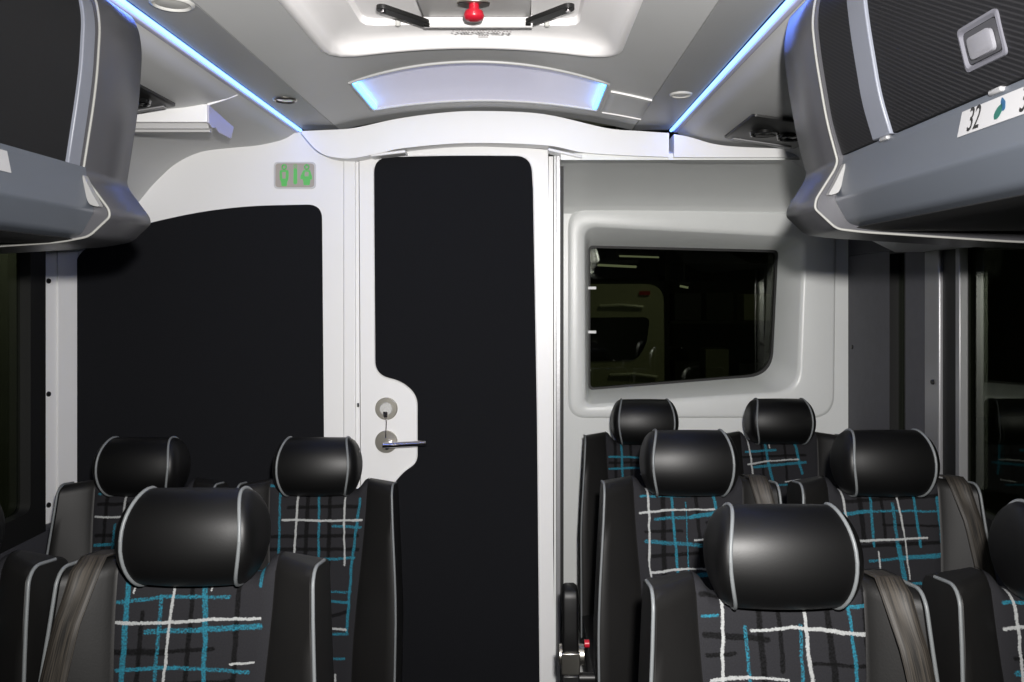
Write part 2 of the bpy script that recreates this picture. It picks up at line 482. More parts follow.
mb.loft([ring_z(kx,1.66,zk+.034,.010), ring_z(kx,1.66,zk+.018,.011), ring_z(kx,1.66,zk+.016,.018), ring_z(kx,1.66,zk+.006,.021), ring_z(kx,1.66,zk+.000,.018), ring_z(kx,1.66,zk-.003,.008)])
rel(mb.build('knob', RED, angle=50), hatch)
mb = MB(); mb.loft([ring_z(kx-.001,1.66,EYE+.574,.034,24,.020), ring_z(kx-.001,1.66,EYE+.580,.034,24,.020)]); rel(mb.build('knob_socket', STEEL, bevel=.002), hatch)
for sx, sy in ((398,29),(547,27)):
    p = U(sx, sy, 1.80); p.z = vault(p.x)+.0235
    mb = MB(); mb.loft([ring_z(p.x,p.y,p.z+.01,.006,14), ring_z(p.x,p.y,p.z-.001,.006,14), ring_z(p.x,p.y,p.z-.003,.004,14)])
    rel(mb.build('screw_cap', LAMPG), hatch)
# small two-line instruction print on the surround (too small to be read in the photograph)
for y_, x0, x1, nn in ((1.783,-.155,-.025,20),(1.793,-.148,-.028,18),(1.815,-.105,-.07,6)):
    mb = MB(); x = x0
    for i in range(nn):
        w = (x1-x0)/nn
        z = vault(x)*.98+.02*(EYE+.555)+.0
        if (i*7+int(y_*1000)) % 5: mb.box(x, x+w*.7, y_, y_+.0045, EYE+.5655, EYE+.5665)
        x += w
    o = mb.build('instruction_print', mat('grey_print',(.35,.33,.33),.6), smooth=False)
    # rest on the sloping surround
    for vtx in o.data.vertices:
        vtx.co.z += vault(vtx.co.x)-.5665-EYE+.0145-.006+(-.008)
    rel(o, hatch)

# ------------------------------------------------------------------ lit recess above door
bay = empty('recessed_ceiling_lamp', (XC, 2.25, EYE+.56)); tag(bay, 'arched lavender recessed lamp glowing blue at both ends above the door', 'ceiling lamp')
nx = 33; xs = [bx0+(bx1-bx0)*k/32 for k in range(nx)]
dep = .012
v = []; f = []
for x in xs:
    for y, dz in ((near(x), .0), (near(x)+.004, dep), (far(x)-.04, dep), (far(x), 0.)):
        v.append((x,y,vault(x)+dz))
for j in range(nx-1):
    for i in range(3): f.append((j*4+i, (j+1)*4+i, (j+1)*4+i+1, j*4+i+1))
f.append((0,1,2,3)); f.append(tuple((nx-1)*4+i for i in (0,1,2,3)))
o = mk('light_panel', v, f, BAYP, angle=30); rel(o, bay)
# rim
mb = MB(); path = [(x, near(x), vault(x)-.001) for x in xs]+[(bx1, near(bx1)+(far(bx1)-near(bx1))*k/8, vault(bx1)-.001) for k in range(1,9)]+[(x, far(x), vault(x)-.001) for x in reversed(xs[:-1])]+[(bx0, far(bx0)+(near(bx0)-far(bx0))*k/8, vault(bx0)-.001) for k in range(1,8)]
mb.tube(path, .0045, 8, closed=True); rel(mb.build('rim', CEIL, angle=60), bay)
for xe, sg in ((bx0,1),(bx1,-1)):
    mb = MB(); mb.tube([(xe+sg*.010, near(xe)+.012+(far(xe)-near(xe)-.03)*k/6, vault(xe)+.004) for k in range(7)], .0068, 10)
    rel(mb.build('led_end_strip', LEDB, angle=60), bay)
mb = MB(); mb.tube([(x, near(x)+.008, vault(x)+.008) for x in xs[1:-1]], .003, 8)
rel(mb.build('led_edge_strip', mat('violet_led_edge',(.2,.2,.6),.4,emis=(.16,.22,1),estr=1.8), angle=60), bay)
# lid to its right
qx = [U2(610,93,1)]
def ceilpt(px, py):
    # intersection with the vault
    Y = 2.2
    for _ in range(12):
        x = (px-VX)/F*Y; z = vault(x)-EYE; Y = z*F/(VY-py)
    return (x, Y)
lid = [ceilpt(611,90), ceilpt(652,99), ceilpt(641,118), ceilpt(602,111)]
def grid_lid(L, dz, n=6):
    v = []
    for i in range(n+1):
        for j in range(n+1):
            a = Vector(L[0]).lerp(Vector(L[1]), i/n); b = Vector(L[3]).lerp(Vector(L[2]), i/n); p = a.lerp(b, j/n)
            v.append((p.x,p.y,vault(p.x)-dz))
    f = [(i*(n+1)+j, i*(n+1)+j+1, (i+1)*(n+1)+j+1, (i+1)*(n+1)+j) for i in range(n) for j in range(n)]
    return v, f
v, f = grid_lid(lid, .001)
ac = empty('ceiling_access_lid', (lid[0][0], lid[0][1], vault(lid[0][0]))); tag(ac, 'small grey tapered access lid right of the glowing ceiling recess', 'access lid')
o = mk('lid_panel', v, f, CEIL); so = o.modifiers.new('t','SOLIDIFY'); so.thickness = .004; so.offset = 0; rel(o, ac)
for a, b in ((lid[0],lid[1]),(lid[3],lid[2])):
    mb = MB(); mb.tube([(Vector(a).lerp(Vector(b),k/5).x, Vector(a).lerp(Vector(b),k/5).y, vault(Vector(a).lerp(Vector(b),k/5).x)-.004) for k in range(6)], .0028, 8)
    rel(mb.build('lid_edge', HATCHW, angle=60), ac)

# ------------------------------------------------------------------ LED strips
for x, sg, lab in ((XLL, 1, 'long blue glowing light strip along the left side of the ceiling'), (XLR, -1, 'long blue glowing light strip along the right side of the ceiling')):
    e = empty('light_strip', (x, YD, EYE+ZL)); tag(e, lab, 'light strip', 'ceiling light strips')
    a, b = (x, x+sg*.012)
    mb = MB(); mb.tube([(x+sg*.005, Y0+.01, EYE+ZL-.003),(x+sg*.005, YD-.01, EYE+ZL-.003)], .0050, 12); rel(mb.build('diffuser', LED, angle=60), e)
    mb = MB(); mb.box(min(x-sg*.001,x-sg*.013), max(x-sg*.001,x-sg*.013), Y0+.01, YD-.012, EYE+ZL-.0105, EYE+ZL+.012); rel(mb.build('ledge', LEDH, bevel=.003), e)

# ------------------------------------------------------------------ downlights
def downlight(px, py, w, lab, clear):
    Y = ZL*F/(VY-py); x = (px-VX)/F*Y; r = w/F*Y/2; z = EYE+ZL
    e = empty('ceiling_light', (x,Y,z)); tag(e, lab, 'ceiling light', 'round ceiling lights')
    mb = MB(); mb.loft([ring_z(x,Y,z+.002,r), ring_z(x,Y,z-.003,r*.97), ring_z(x,Y,z-.005,r*.85), ring_z(x,Y,z-.003,r*.78), ring_z(x,Y,z+.001,r*.76)], cap0=False, cap1=False)
    rel(mb.build('bezel', STEEL if clear else LAMPG, angle=60), e)
    mb = MB(); mb.loft([ring_z(x,Y,z+.004,r*.78), ring_z(x,Y,z-.001,r*.77), ring_z(x,Y,z-.0035,r*.5), ring_z(x,Y,z-.004,r*.1)])
    rel(mb.build('lens', LAMPG if not clear else CHROME, angle=60), e)
downlight(285, 99.5, 24, 'small round chrome ceiling light near the end of the left light strip', True)
downlight(172, 3, 44, 'large frosted round ceiling light beside the left light strip, cut by photo top', False)
downlight(681, 94, 23, 'small flat round ceiling light beside the right light strip', False)

# ------------------------------------------------------------------ ceiling vents
def side_z(x, side):
    pr = sideL if side < 0 else sideR
    for a, b in zip(pr, pr[1:]):
        if min(a[0],b[0]) <= x <= max(a[0],b[0]):
            t = (x-a[0])/(b[0]-a[0]); return EYE+a[1]+t*(b[1]-a[1])
    return EYE+.4
def vent(xa, xb, ya, yb, side, lab):
    e = empty('air_vent', ((xa+xb)/2,(ya+yb)/2,side_z((xa+xb)/2,side))); tag(e, lab, 'air vent', 'ceiling air vents')
    za, zb = side_z(xa,side), side_z(xb,side)
    def Z(x): return za+(zb-za)*(x-xa)/(xb-xa)
    q = rpoly([(xa,ya),(xb,ya),(xb,yb),(xa,yb)], .012, 4)
    mb = MB(); mb.loft([[(x,y,Z(x)-.000) for x,y in q],[(x,y,Z(x)-.006) for x,y in q],[(x+(.004 if x<(xa+xb)/2 else -.004),y+(.004 if y<(ya+yb)/2 else -.004),Z(x)-.008) for x,y in q]])
    rel(mb.build('vent_plate', BLACKP, angle=40), e)
    for k in range(2):
        cx = xa+(xb-xa)*(.36+.36*k); cy = (ya+yb)/2; r = .042
        mb = MB(); mb.loft([ring_z(cx,cy,Z(cx)-.007,r), ring_z(cx,cy,Z(cx)-.015,r*.94), ring_z(cx,cy,Z(cx)-.017,r*.8), ring_z(cx,cy,Z(cx)-.012,r*.72), ring_z(cx,cy,Z(cx)-.017,r*.2)])
        noz = rel(mb.build('nozzle', mat('gloss_black',(.006,.006,.006),.2), angle=40), e)
        mb = MB(); mb.box(cx-r*.6,cx+r*.6,cy-.003,cy+.003,Z(cx)-.021,Z(cx)-.015); fin = mb.build('nozzle_fin', BLACKP, bevel=.001); rel(fin, e)
    mb = MB(); mb.loft([[(xq,yb-.030,Z(xq)-.007),(xq,yb-.012,Z(xq)-.007),(xq,yb-.012,Z(xq)-.011),(xq,yb-.030,Z(xq)-.011)] for xq in (xa+.02, xb-.02)]); rel(mb.build('vent_trim', ALU, bevel=.001), e)
vent(.590, .80, 2.14, 2.45, 1, 'black ceiling air vent with round nozzles right of the right light strip')
vent(-1.05, -.845, 1.80, 2.02, -1, 'dark ceiling air vent half hidden behind the left luggage rack')

# ------------------------------------------------------------------ white fold-out bracket on the left
br = empty('ceiling_bracket', (-.86, 2.12, EYE+.43)); tag(br, 'white angular metal bracket hanging from the ceiling beside the left luggage rack', 'bracket')
yb_ = 2.06
mb = MB()
xa = (100-VX)/F*yb_; xb = (207-VX)/F*yb_
zt = EYE+(VY-104)/F*yb_; zb_ = EYE+(VY-122)/F*yb_
mb.add([(xa,yb_,zt),(xb,yb_,zt),(xb,yb_,zb_),(xa,yb_,zb_),(xa,yb_+.012,zt),(xb,yb_+.012,zt),(xb,yb_+.012,zb_),(xa,yb_+.012,zb_)],[(0,1,2,3),(4,5,6,7),(0,1,5,4),(1,2,6,5),(2,3,7,6),(3,0,4,7)])
rel(mb.build('front_plate', WHITE, bevel=.002), br)
ysb = yb_*(VX-207)/(VX-232)
zq = lambda py, px: EYE+(VY-py)/F*(yb_*(VX-207)/(VX-px))
pts = [(yb_,zq(105,207)),(ysb,zq(127,232)),(yb_*(317)/(VX-229.5),zq(139,229.5)),(yb_*317/(VX-217),zq(132.5,217)),(yb_*317/(VX-214),zq(127.5,214)),(yb_*317/(VX-210.5),zq(128,210.5)),(yb_,zq(122.5,207))]
mb = MB(); mb.plate(pts, [], xb, xb+.005, 'x'); rel(mb.build('side_plate', mat('pale_lavender_metal',(.42,.41,.48),.35), bevel=.001), br)
mb = MB(); mb.tube([(xb,yb_+.003,zt-.001), U(222,100,yb_+.01), U(237,94.5,yb_+.03)], .0035, 8); rel(mb.build('stay_rod', WHITE, angle=60), br)
yb2 = yb_*317/(VX-215)
mb = MB(); mb.box(xa, xb-.006, yb2-.02, yb2+.0, EYE+(VY-133.5)/F*yb2, EYE+(VY-131)/F*yb2+.002); mb.box(xa,xb-.004,yb_+.02,yb_+.05,EYE+(VY-127)/F*yb_,EYE+(VY-121)/F*yb_)
rel(mb.build('lower_rail', mat('grey_rail',(.42,.42,.42),.4), bevel=.001), br)

# ------------------------------------------------------------------ header trim over door
def strip_outline(top, bot, Y): return [U2(x,y,Y) for x,y in top]+[U2(x,y,Y) for x,y in reversed(bot)]
def cr(pts, n=6):
    P = [Vector(p) for p in pts]; P = [P[0]*2-P[1]]+P+[P[-1]*2-P[-2]]; out = []
    for i in range(1, len(P)-2):
        for k in range(n):
            t = k/n; a,b,c,d = P[i-1:i+3]
            out.append(tuple(.5*((2*b)+(-a+c)*t+(2*a-5*b+4*c-d)*t*t+(-a+3*b-3*c+d)*t**3)))
    out.append(tuple(P[-2])); return out
yh = 2.53
top = cr([(301,131),(325,130),(354,128),(396,119),(440,113),(480,111),(543,114),(606,128),(640,131),(669,133)])
bot = cr([(302,134),(314,148),(325,155),(340,158),(354,158),(380,153),(404,148),(467,143),(543,145),(581,152),(620,155),(669,157)])
mb = MB(); mb.plate(strip_outline(top, bot, yh), [], yh, YD+.004); o = S(mb.build('trim_1', WHITE, angle=30, bevel=.008, seg=3)); tag(o, 'arched white header moulding over the washroom door', 'trim')
top = cr([(674,134),(690,137),(715,144),(745,147),(800,149)]); bot = [(674,157),(700,157.5),(800,157.5)]
mb = MB(); mb.plate(strip_outline(top, bot, yh), [], yh, YD+.02); o = S(mb.build('trim_2', WHITE, angle=30, bevel=.008, seg=3)); tag(o, 'short white ceiling moulding beneath the right ceiling vent', 'trim')
# lower lip pieces under header
for i, (xa, xb, ya, yb2) in enumerate(((371,406,153.5,149.5),(548,582,147.5,155))):
    mb = MB(); q = [U2(xa,ya+1,yh+.02),U2(xb,yb2+1,yh+.02),U2(xb,yb2+4,yh+.02),U2(xa,ya+4,yh+.02)]
    mb.plate(q, [], yh+.005, YD); o = S(mb.build('trim_3' if i == 0 else 'trim_4', WHITE, bevel=.003)); tag(o, 'small white lip under the header moulding', 'trim')

# ------------------------------------------------------------------ partition left of door
def P2(pts, Y=YD): return [U2(x,y,Y) for x,y in pts]
prof = [(p[0], EYE+p[1]-.0) for p in sideL]
outer = [(U2(361.6,158,YD)[0], .0)]+[(U2(358.4,150,YD)[0], EYE+.50)]+[(-.712+.01,EYE+.50)]+prof+[(XWL+.001, 0.)]
mb = MB(); mb.plate(outer, [], YD+.0, YD+.03); wl = S(mb.build('wall_rear', WHITE, angle=30)); tag(wl, 'white washroom partition left of the door', 'wall')
fo = cr([(150,223),(175,217),(200,212),(225,208.5),(250,206.5),(280,205),(310,205)],4)
fo = P2([(76,262)]+[(100,240)]+fo)+P2([(322,207),(326,700)])
# round the top right corner
base = P2([(76,700),(76,255),(110,235),(150,223),(200,212),(250,206),(322,204.5),(326,700)])
base[0] = (base[0][0], .35); base[-1] = (base[-1][0], .35)
felt = rpoly(base, [0,.05,.1,.1,.1,.1,.045,0], 8)
mb = MB(); mb.plate(felt, [], YD-.008, YD+.002); o = mb.build('felt_panel', FELT, wl, angle=30, bevel=.004); tag(o, 'large midnight black felt lining')
# raised white ribs beside felt
mb = MB(); mb.box(U2(344,0,YD)[0], U2(356.3,0,YD)[0], YD-.012, YD+.001, .0, EYE+(VY-160)/F*YD); o = mb.build('jamb', WHITE, wl, bevel=.004)
for sx, sy in ((358.3,405),(359.5,461)):
    p = U(sx,sy,YD); mb = MB(); mb.box(p.x-.003,p.x+.003,YD-.004,YD+.006,p.z-.006,p.z+.006); mb.build('hinge_pin', BLACKP, wl)

# occupancy sign
sg = empty('washroom_sign', tuple(U(295.5,175.5,YD))); tag(sg, 'small beige rectangular washroom sign with green man and woman figures above black felt', 'sign')
q = rpoly(P2([(274,162),(316,162),(316,189),(274,189)]), .015, 6)
q2 = rpoly(P2([(275.5,163.5),(314.5,163.5),(314.5,187.5),(275.5,187.5)]), .012, 6)
mb = MB(); mb.loft([[(x,YD+.004,z) for x,z in q],[(x,YD-.003,z) for x,z in q],[(x,YD-.003,z) for x,z in q2],[(x,YD+.001,z) for x,z in q2]], cap0=False, cap1=False)
rel(mb.build('sign_bezel', mat('sign_bezel_grey',(.5,.5,.5),.4), angle=40), sg)
mb = MB(); mb.plate(q2, [], YD-.001, YD+.003); rel(mb.build('sign_face', SIGNB), sg)
def SX(zx, zy): return U2(265+zx/13.63, 150+zy/13.63, YD)
def outline_tube(pts, closed, r, nm):
    mb = MB(); mb.tube([(x,YD-.0018,z) for x,z in pts], r, 6, closed=closed); rel(mb.build(nm, SIGNG, angle=60), sg)
def figure(cx, kind):
    mb = MB()
    hd = [SX(cx+28*cos(k*pi/8), 232+30*sin(k*pi/8)) for k in range(16)]
    mb.tube([(x,YD-.0018,z) for x,z in hd], .0024, 6, closed=True)
    if kind == 'm':
        body = [(cx-55,275),(cx+55,275),(cx+62,310),(cx+58,400),(cx+40,440),(cx+36,495),(cx-36,495),(cx-40,440),(cx-58,400),(cx-62,310)]
        arm = [(cx-30,300),(cx-26,390),(cx+20,390),(cx+24,300)]
    else:
        body = [(cx-45,275),(cx+45,275),(cx+75,370),(cx+70,410),(cx+50,400),(cx+40,480),(cx-40,480),(cx-50,400),(cx-85,400),(cx-85,360)]
        arm = [(cx-25,295),(cx-30,360),(cx+25,360),(cx+30,300)]
    mb.plate(rpoly([SX(*p) for p in body], .002, 3), [rpoly([SX(*p) for p in arm],.001,2)], YD-.0022, YD-.0008)
    rel(mb.build('man_figure' if kind == 'm' else 'woman_figure', SIGNG, angle=60), sg)
figure(263,'m'); figure(570,'w')
mb = MB(); mb.plate(rpoly([SX(*p) for p in ((392,255),(440,255),(440,455),(415,475),(390,455))],.001,2), [], YD-.0022, YD-.0008)
mb.tube([(SX(415+20*cos(k*pi/6),225+24*sin(k*pi/6))[0],YD-.0018,SX(415+20*cos(k*pi/6),225+24*sin(k*pi/6))[1]) for k in range(12)], .001, 6, closed=True)
rel(mb.build('divider_mark', SIGNG), sg)

# ------------------------------------------------------------------ washroom door
dr = empty('door_1', (U2(455,0,YD)[0], YD, 0)); S(dr); tag(dr, 'white washroom door with tall black felt lining and lever handle', 'door')
dtop = cr([(359.6,158),(375,154),(404,151),(467,147),(520,148),(548,150)])
outl = [(U2(362.6,0,YD)[0], .02)]+P2(dtop)+[(U2(556,0,YD)[0], .02)]
mb = MB(); mb.plate(outl, [], YD-.004, YD+.03); rel(mb.build('door_leaf', WHITE, angle=30, bevel=.004), dr)
bl = [(374.5,166),(376,160),(383,158.5),(450,156.5),(516,157),(531,161),(533.5,185),(537,420),(540,700)]
left = [(388,700),(387,500),(389,486),(399,474.5),(409,467),(416,456),(417.5,445),(418,410),(414,396),(404,385),(393,379),(381,374),(376,362)]
poly = P2([(374.5,168)]+bl[3:4][:0]+[(374.5,158),(450,156),(531,156.5),(533,190),(537,420),(540,700)]+[(388,700),(387,492),(404,471),(418,462),(418,395),(403,381),(376,374)])
poly = [p for p in poly[1:]]
rads = [.05,.2,.05,0,0,0,0,.045,.03,.04,.055,.055,.045]
poly[5] = (poly[5][0], .12); poly[6] = (poly[6][0], .12)
ff = rpoly(poly, rads, 8)
mb = MB(); mb.plate(ff, [], YD-.011, YD-.002); o = rel(mb.build('felt_panel', FELT, angle=30, bevel=.003), dr); tag(o, 'tall midnight black felt lining')
mb = MB(); mb.tube([(x,YD-.006,z) for x,z in ff], .0035, 8, closed=True); rel(mb.build('felt_edge', WHITE, angle=60), dr)
# lock
lc = U(386,409,YD-.012)
mb = MB(); mb.disc_y(lc.x, YD-.003, YD-.009, lc.z, .036, r1=.034); o = rel(mb.build('lock_rosette', STEEL, bevel=.001), dr)
mb = MB(); mb.disc_y(lc.x, YD-.009, YD-.017, lc.z, .0205, r1=.019); mb.disc_y(lc.x, YD-.017, YD-.021, lc.z-.003, .009); rel(mb.build('lock_cylinder', LAMPG, bevel=.001), dr)
mb = MB(); mb.plate(rpoly([(lc.x-.007,lc.z-.006),(lc.x+.007,lc.z-.006),(lc.x+.008,lc.z-.024),(lc.x-.004,lc.z-.024)],.003,3), [], YD-.028, YD-.021)
mb.tube([(lc.x+.002,YD-.025,lc.z-.020),(lc.x+.0035,YD-.026,lc.z-.040),(lc.x+.002,YD-.026,lc.z-.070),(lc.x+.0015,YD-.026,lc.z-.088)], .0018, 8)
rel(mb.build('key', CHROME, bevel=.0008), dr)
hc = U(386,442,YD-.012)
mb = MB(); mb.disc_y(hc.x, YD-.003, YD-.011, hc.z, .0355, r1=.0345); rel(mb.build('handle_rosette', STEEL, bevel=.001), dr)
e_ = U(426,443,YD-.055); s_ = U(383,445.5,YD-.055)
mb = MB(); mb.tube([(s_.x+.012,YD-.010,hc.z-.006),(s_.x+.012,YD-.055,hc.z-.006)], .009, 16); mb.tube([s_, e_], .0088, 20)
rel(mb.build('lever_handle', CHROME, angle=40), dr)
# corner post of the washroom to the right of the door
xa, xb = U2(556.5,0,YD)[0], U2(560.5,0,YD)[0]
mb = MB(); mb.box(xa-.002, xb, YD-.006, YD+.004, 0, EYE+.43); o = S(mb.build('trim_5', ALU, bevel=.002)); tag(o, 'slim metal edge strip right of the washroom door', 'trim')
mb = MB(); mb.box(xb-.02, xb-.002, YD+.004, YR+.02, 0, EYE+.52); o = S(mb.build('wall_side', WHITE_R)); tag(o, 'washroom side wall running back to the rear wall', 'wall')
mb = MB(); mb.box(xb+.0005, xb+.010, YD+.006, YD+.03, 0, EYE+.395); o = S(mb.build('trim_7', BLACKR)); tag(o, 'thin black strip running down beside the slim metal edge strip', 'trim')  # thin black strip set along the gap beside the metal edge
mb = MB(); mb.box(U2(549,0,YD)[0]-.0, xb-.022, YD+.031, YD+.06, 0, EYE+.43); o = S(mb.build('trim_6', WHITE)); tag(o, 'door post behind the door edge', 'trim')

# ------------------------------------------------------------------ moulded rear wall with window
XR0 = xb-.002
N = 120
def Rr(pts, rad): return resample(rpoly(P2(pts, YR), rad, 8), N)
def Rq(pts, rad, Y): return resample(rpoly([U2(x,y,Y) for x,y in pts], rad, 8), N)
r0 = [(XR0,0),(XR0,EYE+.31),(XWR,EYE+.31),(XWR,0)]
emb = [(568,420),(566,208),(834,214),(834,420)]
emb = [(568,418),(568,206),(836,214),(834,418)]
opn = [(586,404),(585,227),(802,238),(796,390)]
gl  = [(588.5,389.5),(588.5,246),(777,250.5),(771,375)]
embo = rpoly(P2(emb,YR), [.07,.09,.07,.09], 8)
mb = MB()
mb.plate(r0, [embo], YR-.0, YR+.03)
wr = S(mb.build('wall_rear', WHITE_R, angle=30)); tag(wr, 'grained light grey rear wall moulding around the rear window', 'wall')
NR = 120
def ring(pts, rad, Y, grow=0):
    q = rpoly([U2(x,y,YR) for x,y in pts], rad, 8)
    c = Vector((sum(p[0] for p in q)/len(q), sum(p[1] for p in q)/len(q)))
    out = []
    for p in q:
        d = Vector(p)-c; out.append((p[0]+grow*(1 if d.x > 0 else -1), Y, p[1]+grow*(1 if d.y > 0 else -1)))
    return out
R1 = [.07,.09,.07,.09]; R2 = [.03,.05,.05,.09]
glq = rpoly([U2(x,y,YR+.22) for x,y in gl], [.02,.02,.02,.10], 8)
mb = MB()
rg = [ring(emb,R1,YR), ring(emb,R1,YR-.008,-.006), ring(emb,R1,YR-.010,-.012), ring(opn,R2,YR-.010,.018), ring(opn,R2,YR-.006,.006), ring(opn,R2,YR+.004,0),
      [(x,YR+.21,z) for x,z in glq]]
mb.loft(rg, True, False, False)
o = mb.build('window_surround', WHITE_R, None, angle=50)
o.parent = wr
# cove above
yz = [(2.545,.405),(2.60,.422),(2.72,.430),(2.88,.418),(3.02,.390),(3.12,.356),(3.18,.325),(3.202,.300)]
yz = ropen(yz,.05)
mb = MB(); ra = [(XR0, y, EYE+z) for y,z in yz]+[(XR0, y, EYE+z+.02) for y,z in reversed(yz)]
mb.loft([ra, [(XWR, p[1], p[2]) for p in ra]]); o = mb.build('cove', WHITE_R, wr, angle=40)
# window
wn = empty('window_1', (.6, YR+.21, EYE)); S(wn); tag(wn, 'rear window of dark tinted glass with a parked bus visible outside', 'window')
gli = rpoly([U2(x,y,YR+.22) for x,y in [(590,387.5),(590,248),(775,252.5),(769,373)]], [.02,.02,.02,.10], 8)
glo = rpoly([U2(x,y,YR+.22) for x,y in [(586,393),(586,243),(781,247),(776,380)]], [.02,.02,.02,.10], 8)
mb = MB(); mb.plate(glo, [gli], YR+.205, YR+.232); rel(mb.build('window_frame', BLACKR, angle=30), wn)
mb = MB(); mb.plate(glo, [], YR+.222, YR+.228); rel(mb.build('window_glass', GLASS, smooth=False), wn)
for yy in (288, 332):  # white slivers built in place of reflection streaks at the glass edge
    p = U(583.5,yy,YR+.19); mb = MB(); mb.box(p.x+.0,p.x+.052,YR+.185,YR+.197,p.z-.006,p.z+.006); rel(mb.build('reflection_streak', WHITE, bevel=.002), wn)

# ------------------------------------------------------------------ side walls
def wallbox(name, x0,x1,y0,y1,z0,z1,m,lab,bev=.003):
    mb = MB(); mb.box(x0,x1,y0,y1,z0,z1); o = S(mb.build(name, m, bevel=bev)); tag(o, lab, 'wall'); return o
ZB, ZT = .80, EYE+.14
T = .05
lo = wallbox('wall_left', XWL-T,XWL,Y0,YD,0,ZB,GREYB,'dark grey lower side wall left of the seats')
wallbox('wall_left', XWL-T,XWL,Y0,YD+.03,ZT,EYE+.40,GREYB,'side wall band above the left window')
mb = MB(); mb.plate([(XWL-.055,2.455),(XWL,2.597),(XWL-.02,2.625),(XWL-.09,2.625),(XWL-.09,2.455)], [], ZB, ZT, 'z')
wp = S(mb.build('wall_left', WHITE, bevel=.003)); tag(wp, 'white pillar strip with dark screws left of the black felt', 'wall')
mb = MB(); mb.plate([(XWL-.0255,2.531),(XWL-.0205,2.529),(XWL+.005,2.594),(XWL+.002,2.6)], [], ZB, ZT-.004, 'z'); mb.build('raised_rib', WHITE, wp, bevel=.002)
for py in (281,394,505):
    yy = 2.505; xx = XWL-.055*(2.597-yy)/.142; z = EYE+(VY-py)/F*yy
    d_ = Vector((.93,-.36,0)); a_ = Vector((.36,.93,0))
    c0 = Vector((xx,yy,z))
    mb = MB(); mb.loft([[c0-d_*.002+a_*(.0075*cos(k*pi/8))+Vector((0,0,.0085*sin(k*pi/8))) for k in range(16)],[c0+d_*.004+a_*(.0065*cos(k*pi/8))+Vector((0,0,.0075*sin(k*pi/8))) for k in range(16)]])
    mb.build('screw', BLACKP, wp)
def sidewin(name, x, sgn, y0, y1, lab, fr=.045, g=GLASSD):
    e = empty(name, (x, (y0+y1)/2, ZB)); S(e); tag(e, lab, 'window')
    mb = MB(); o_ = [(y0,ZB),(y1,ZB),(y1,ZT),(y0,ZT)]; i_ = rpoly([(y0+fr,ZB+fr),(y1-fr,ZB+fr),(y1-fr,ZT-.01),(y0+fr,ZT-.01)], .03 if y1-y0 > .3 else .005, 5)
    mb.plate(o_, [i_], x, x-sgn*.04, 'x'); rel(mb.build('window_frame', BLACKR, angle=30), e)
    mb = MB(); mb.plate(o_, [], x-sgn*.030, x-sgn*.036, 'x'); rel(mb.build('window_glass', g, smooth=False), e)
    return e
sidewin('window_2', XWL, 1, Y0, 2.430, 'long dark tinted side window at the left edge of the photo', .075)
# right
wallbox('wall_right', XWR,XWR+T,Y0,YR,0,ZB,GREYB,'dark grey lower side wall right of the seats')
wallbox('wall_right', XWR,XWR+T,Y0,YR,ZT,EYE+.45,GREYB,'side wall band above the right windows')
wa = wallbox('wall_right', XWR,XWR+T,2.84,YR,ZB,ZT,GREYF,'grey lined wall panel right of the rear window moulding')
mb = MB(); p = U(852,347,1); yy = 3.16; z = EYE+(VY-347)/F*yy
mb.loft([[(XWR+.001, yy+.008*cos(k*pi/8), z+.008*sin(k*pi/8)) for k in range(16)],[(XWR-.005, yy+.007*cos(k*pi/8), z+.007*sin(k*pi/8)) for k in range(16)]]); mb.build('screw', BLACKP, wa)
wb = wallbox('wall_right', XWR,XWR+T,2.565,2.723,ZB,ZT,GREYF,'grey pillar between the two right side windows')
mb = MB(); mb.box(XWR-.012,XWR+.02,2.478,2.568,ZB,ZT); st = mb.build('pillar_strip', ALU, wb, bevel=.006, seg=3); tag(st, 'pale aluminium edge strip')
mb = MB(); yy = 2.51; z = EYE+(VY-382)/F*yy
mb.loft([[(XWR-.010, yy+.008*cos(k*pi/8), z+.008*sin(k*pi/8)) for k in range(16)],[(XWR-.018, yy+.007*cos(k*pi/8), z+.007*sin(k*pi/8)) for k in range(16)]]); mb.build('screw', BLACKP, wb)
mb = MB(); mb.box(XWR-.006,XWR+.02,2.372,2.395,ZB,ZT); st = mb.build('window_channel', ALU, wb, bevel=.003)
sidewin('window_3', XWR, -1, 2.723, 2.84, 'narrow dark window slot between grey wall panels on the right', .004)
sidewin('window_4', XWR, -1, Y0, 2.478, 'long dark tinted side window at the right edge of the photo', .09)

# ------------------------------------------------------------------ luggage racks
YA, YB = 1.45, 1.30
capR = [(.62,.465),(.52,.493),(.482,.494),(.464,.482),(.4555,.449),(.4530,.418),(.459,.365),(.476,.2655),(.4926,.205),(.488,.192),(.459,.146),(.4565,.131),(.491,.099),(.5325,.094),(.783,.078),(1.22,.070)]
capL = [(-.86,.445),(-.755,.488),(-.7145,.493),(-.685,.484),(-.671,.456),(-.6656,.4175),(-.670,.344),(-.676,.292),(-.692,.190),(-.688,.178),(-.652,.130),(-.650,.118),(-.683,.087),(-.73,.078),(-.95,.064),(-1.37,.058)]
bodyR = [(.500,.488),(.468,.475),(.4605,.449),(.4585,.418),(.4645,.365),(.481,.2655),(.4965,.214)]
bodyL = [(-.700,.480),(-.678,.456),(-.6716,.4175),(-.6755,.344),(-.682,.292),(-.6965,.196)]
railR = [(.500,.213),(.4995,.206),(.4885,.152),(.487,.144),(.507,.108),(.54,.098),(1.22,.098)]
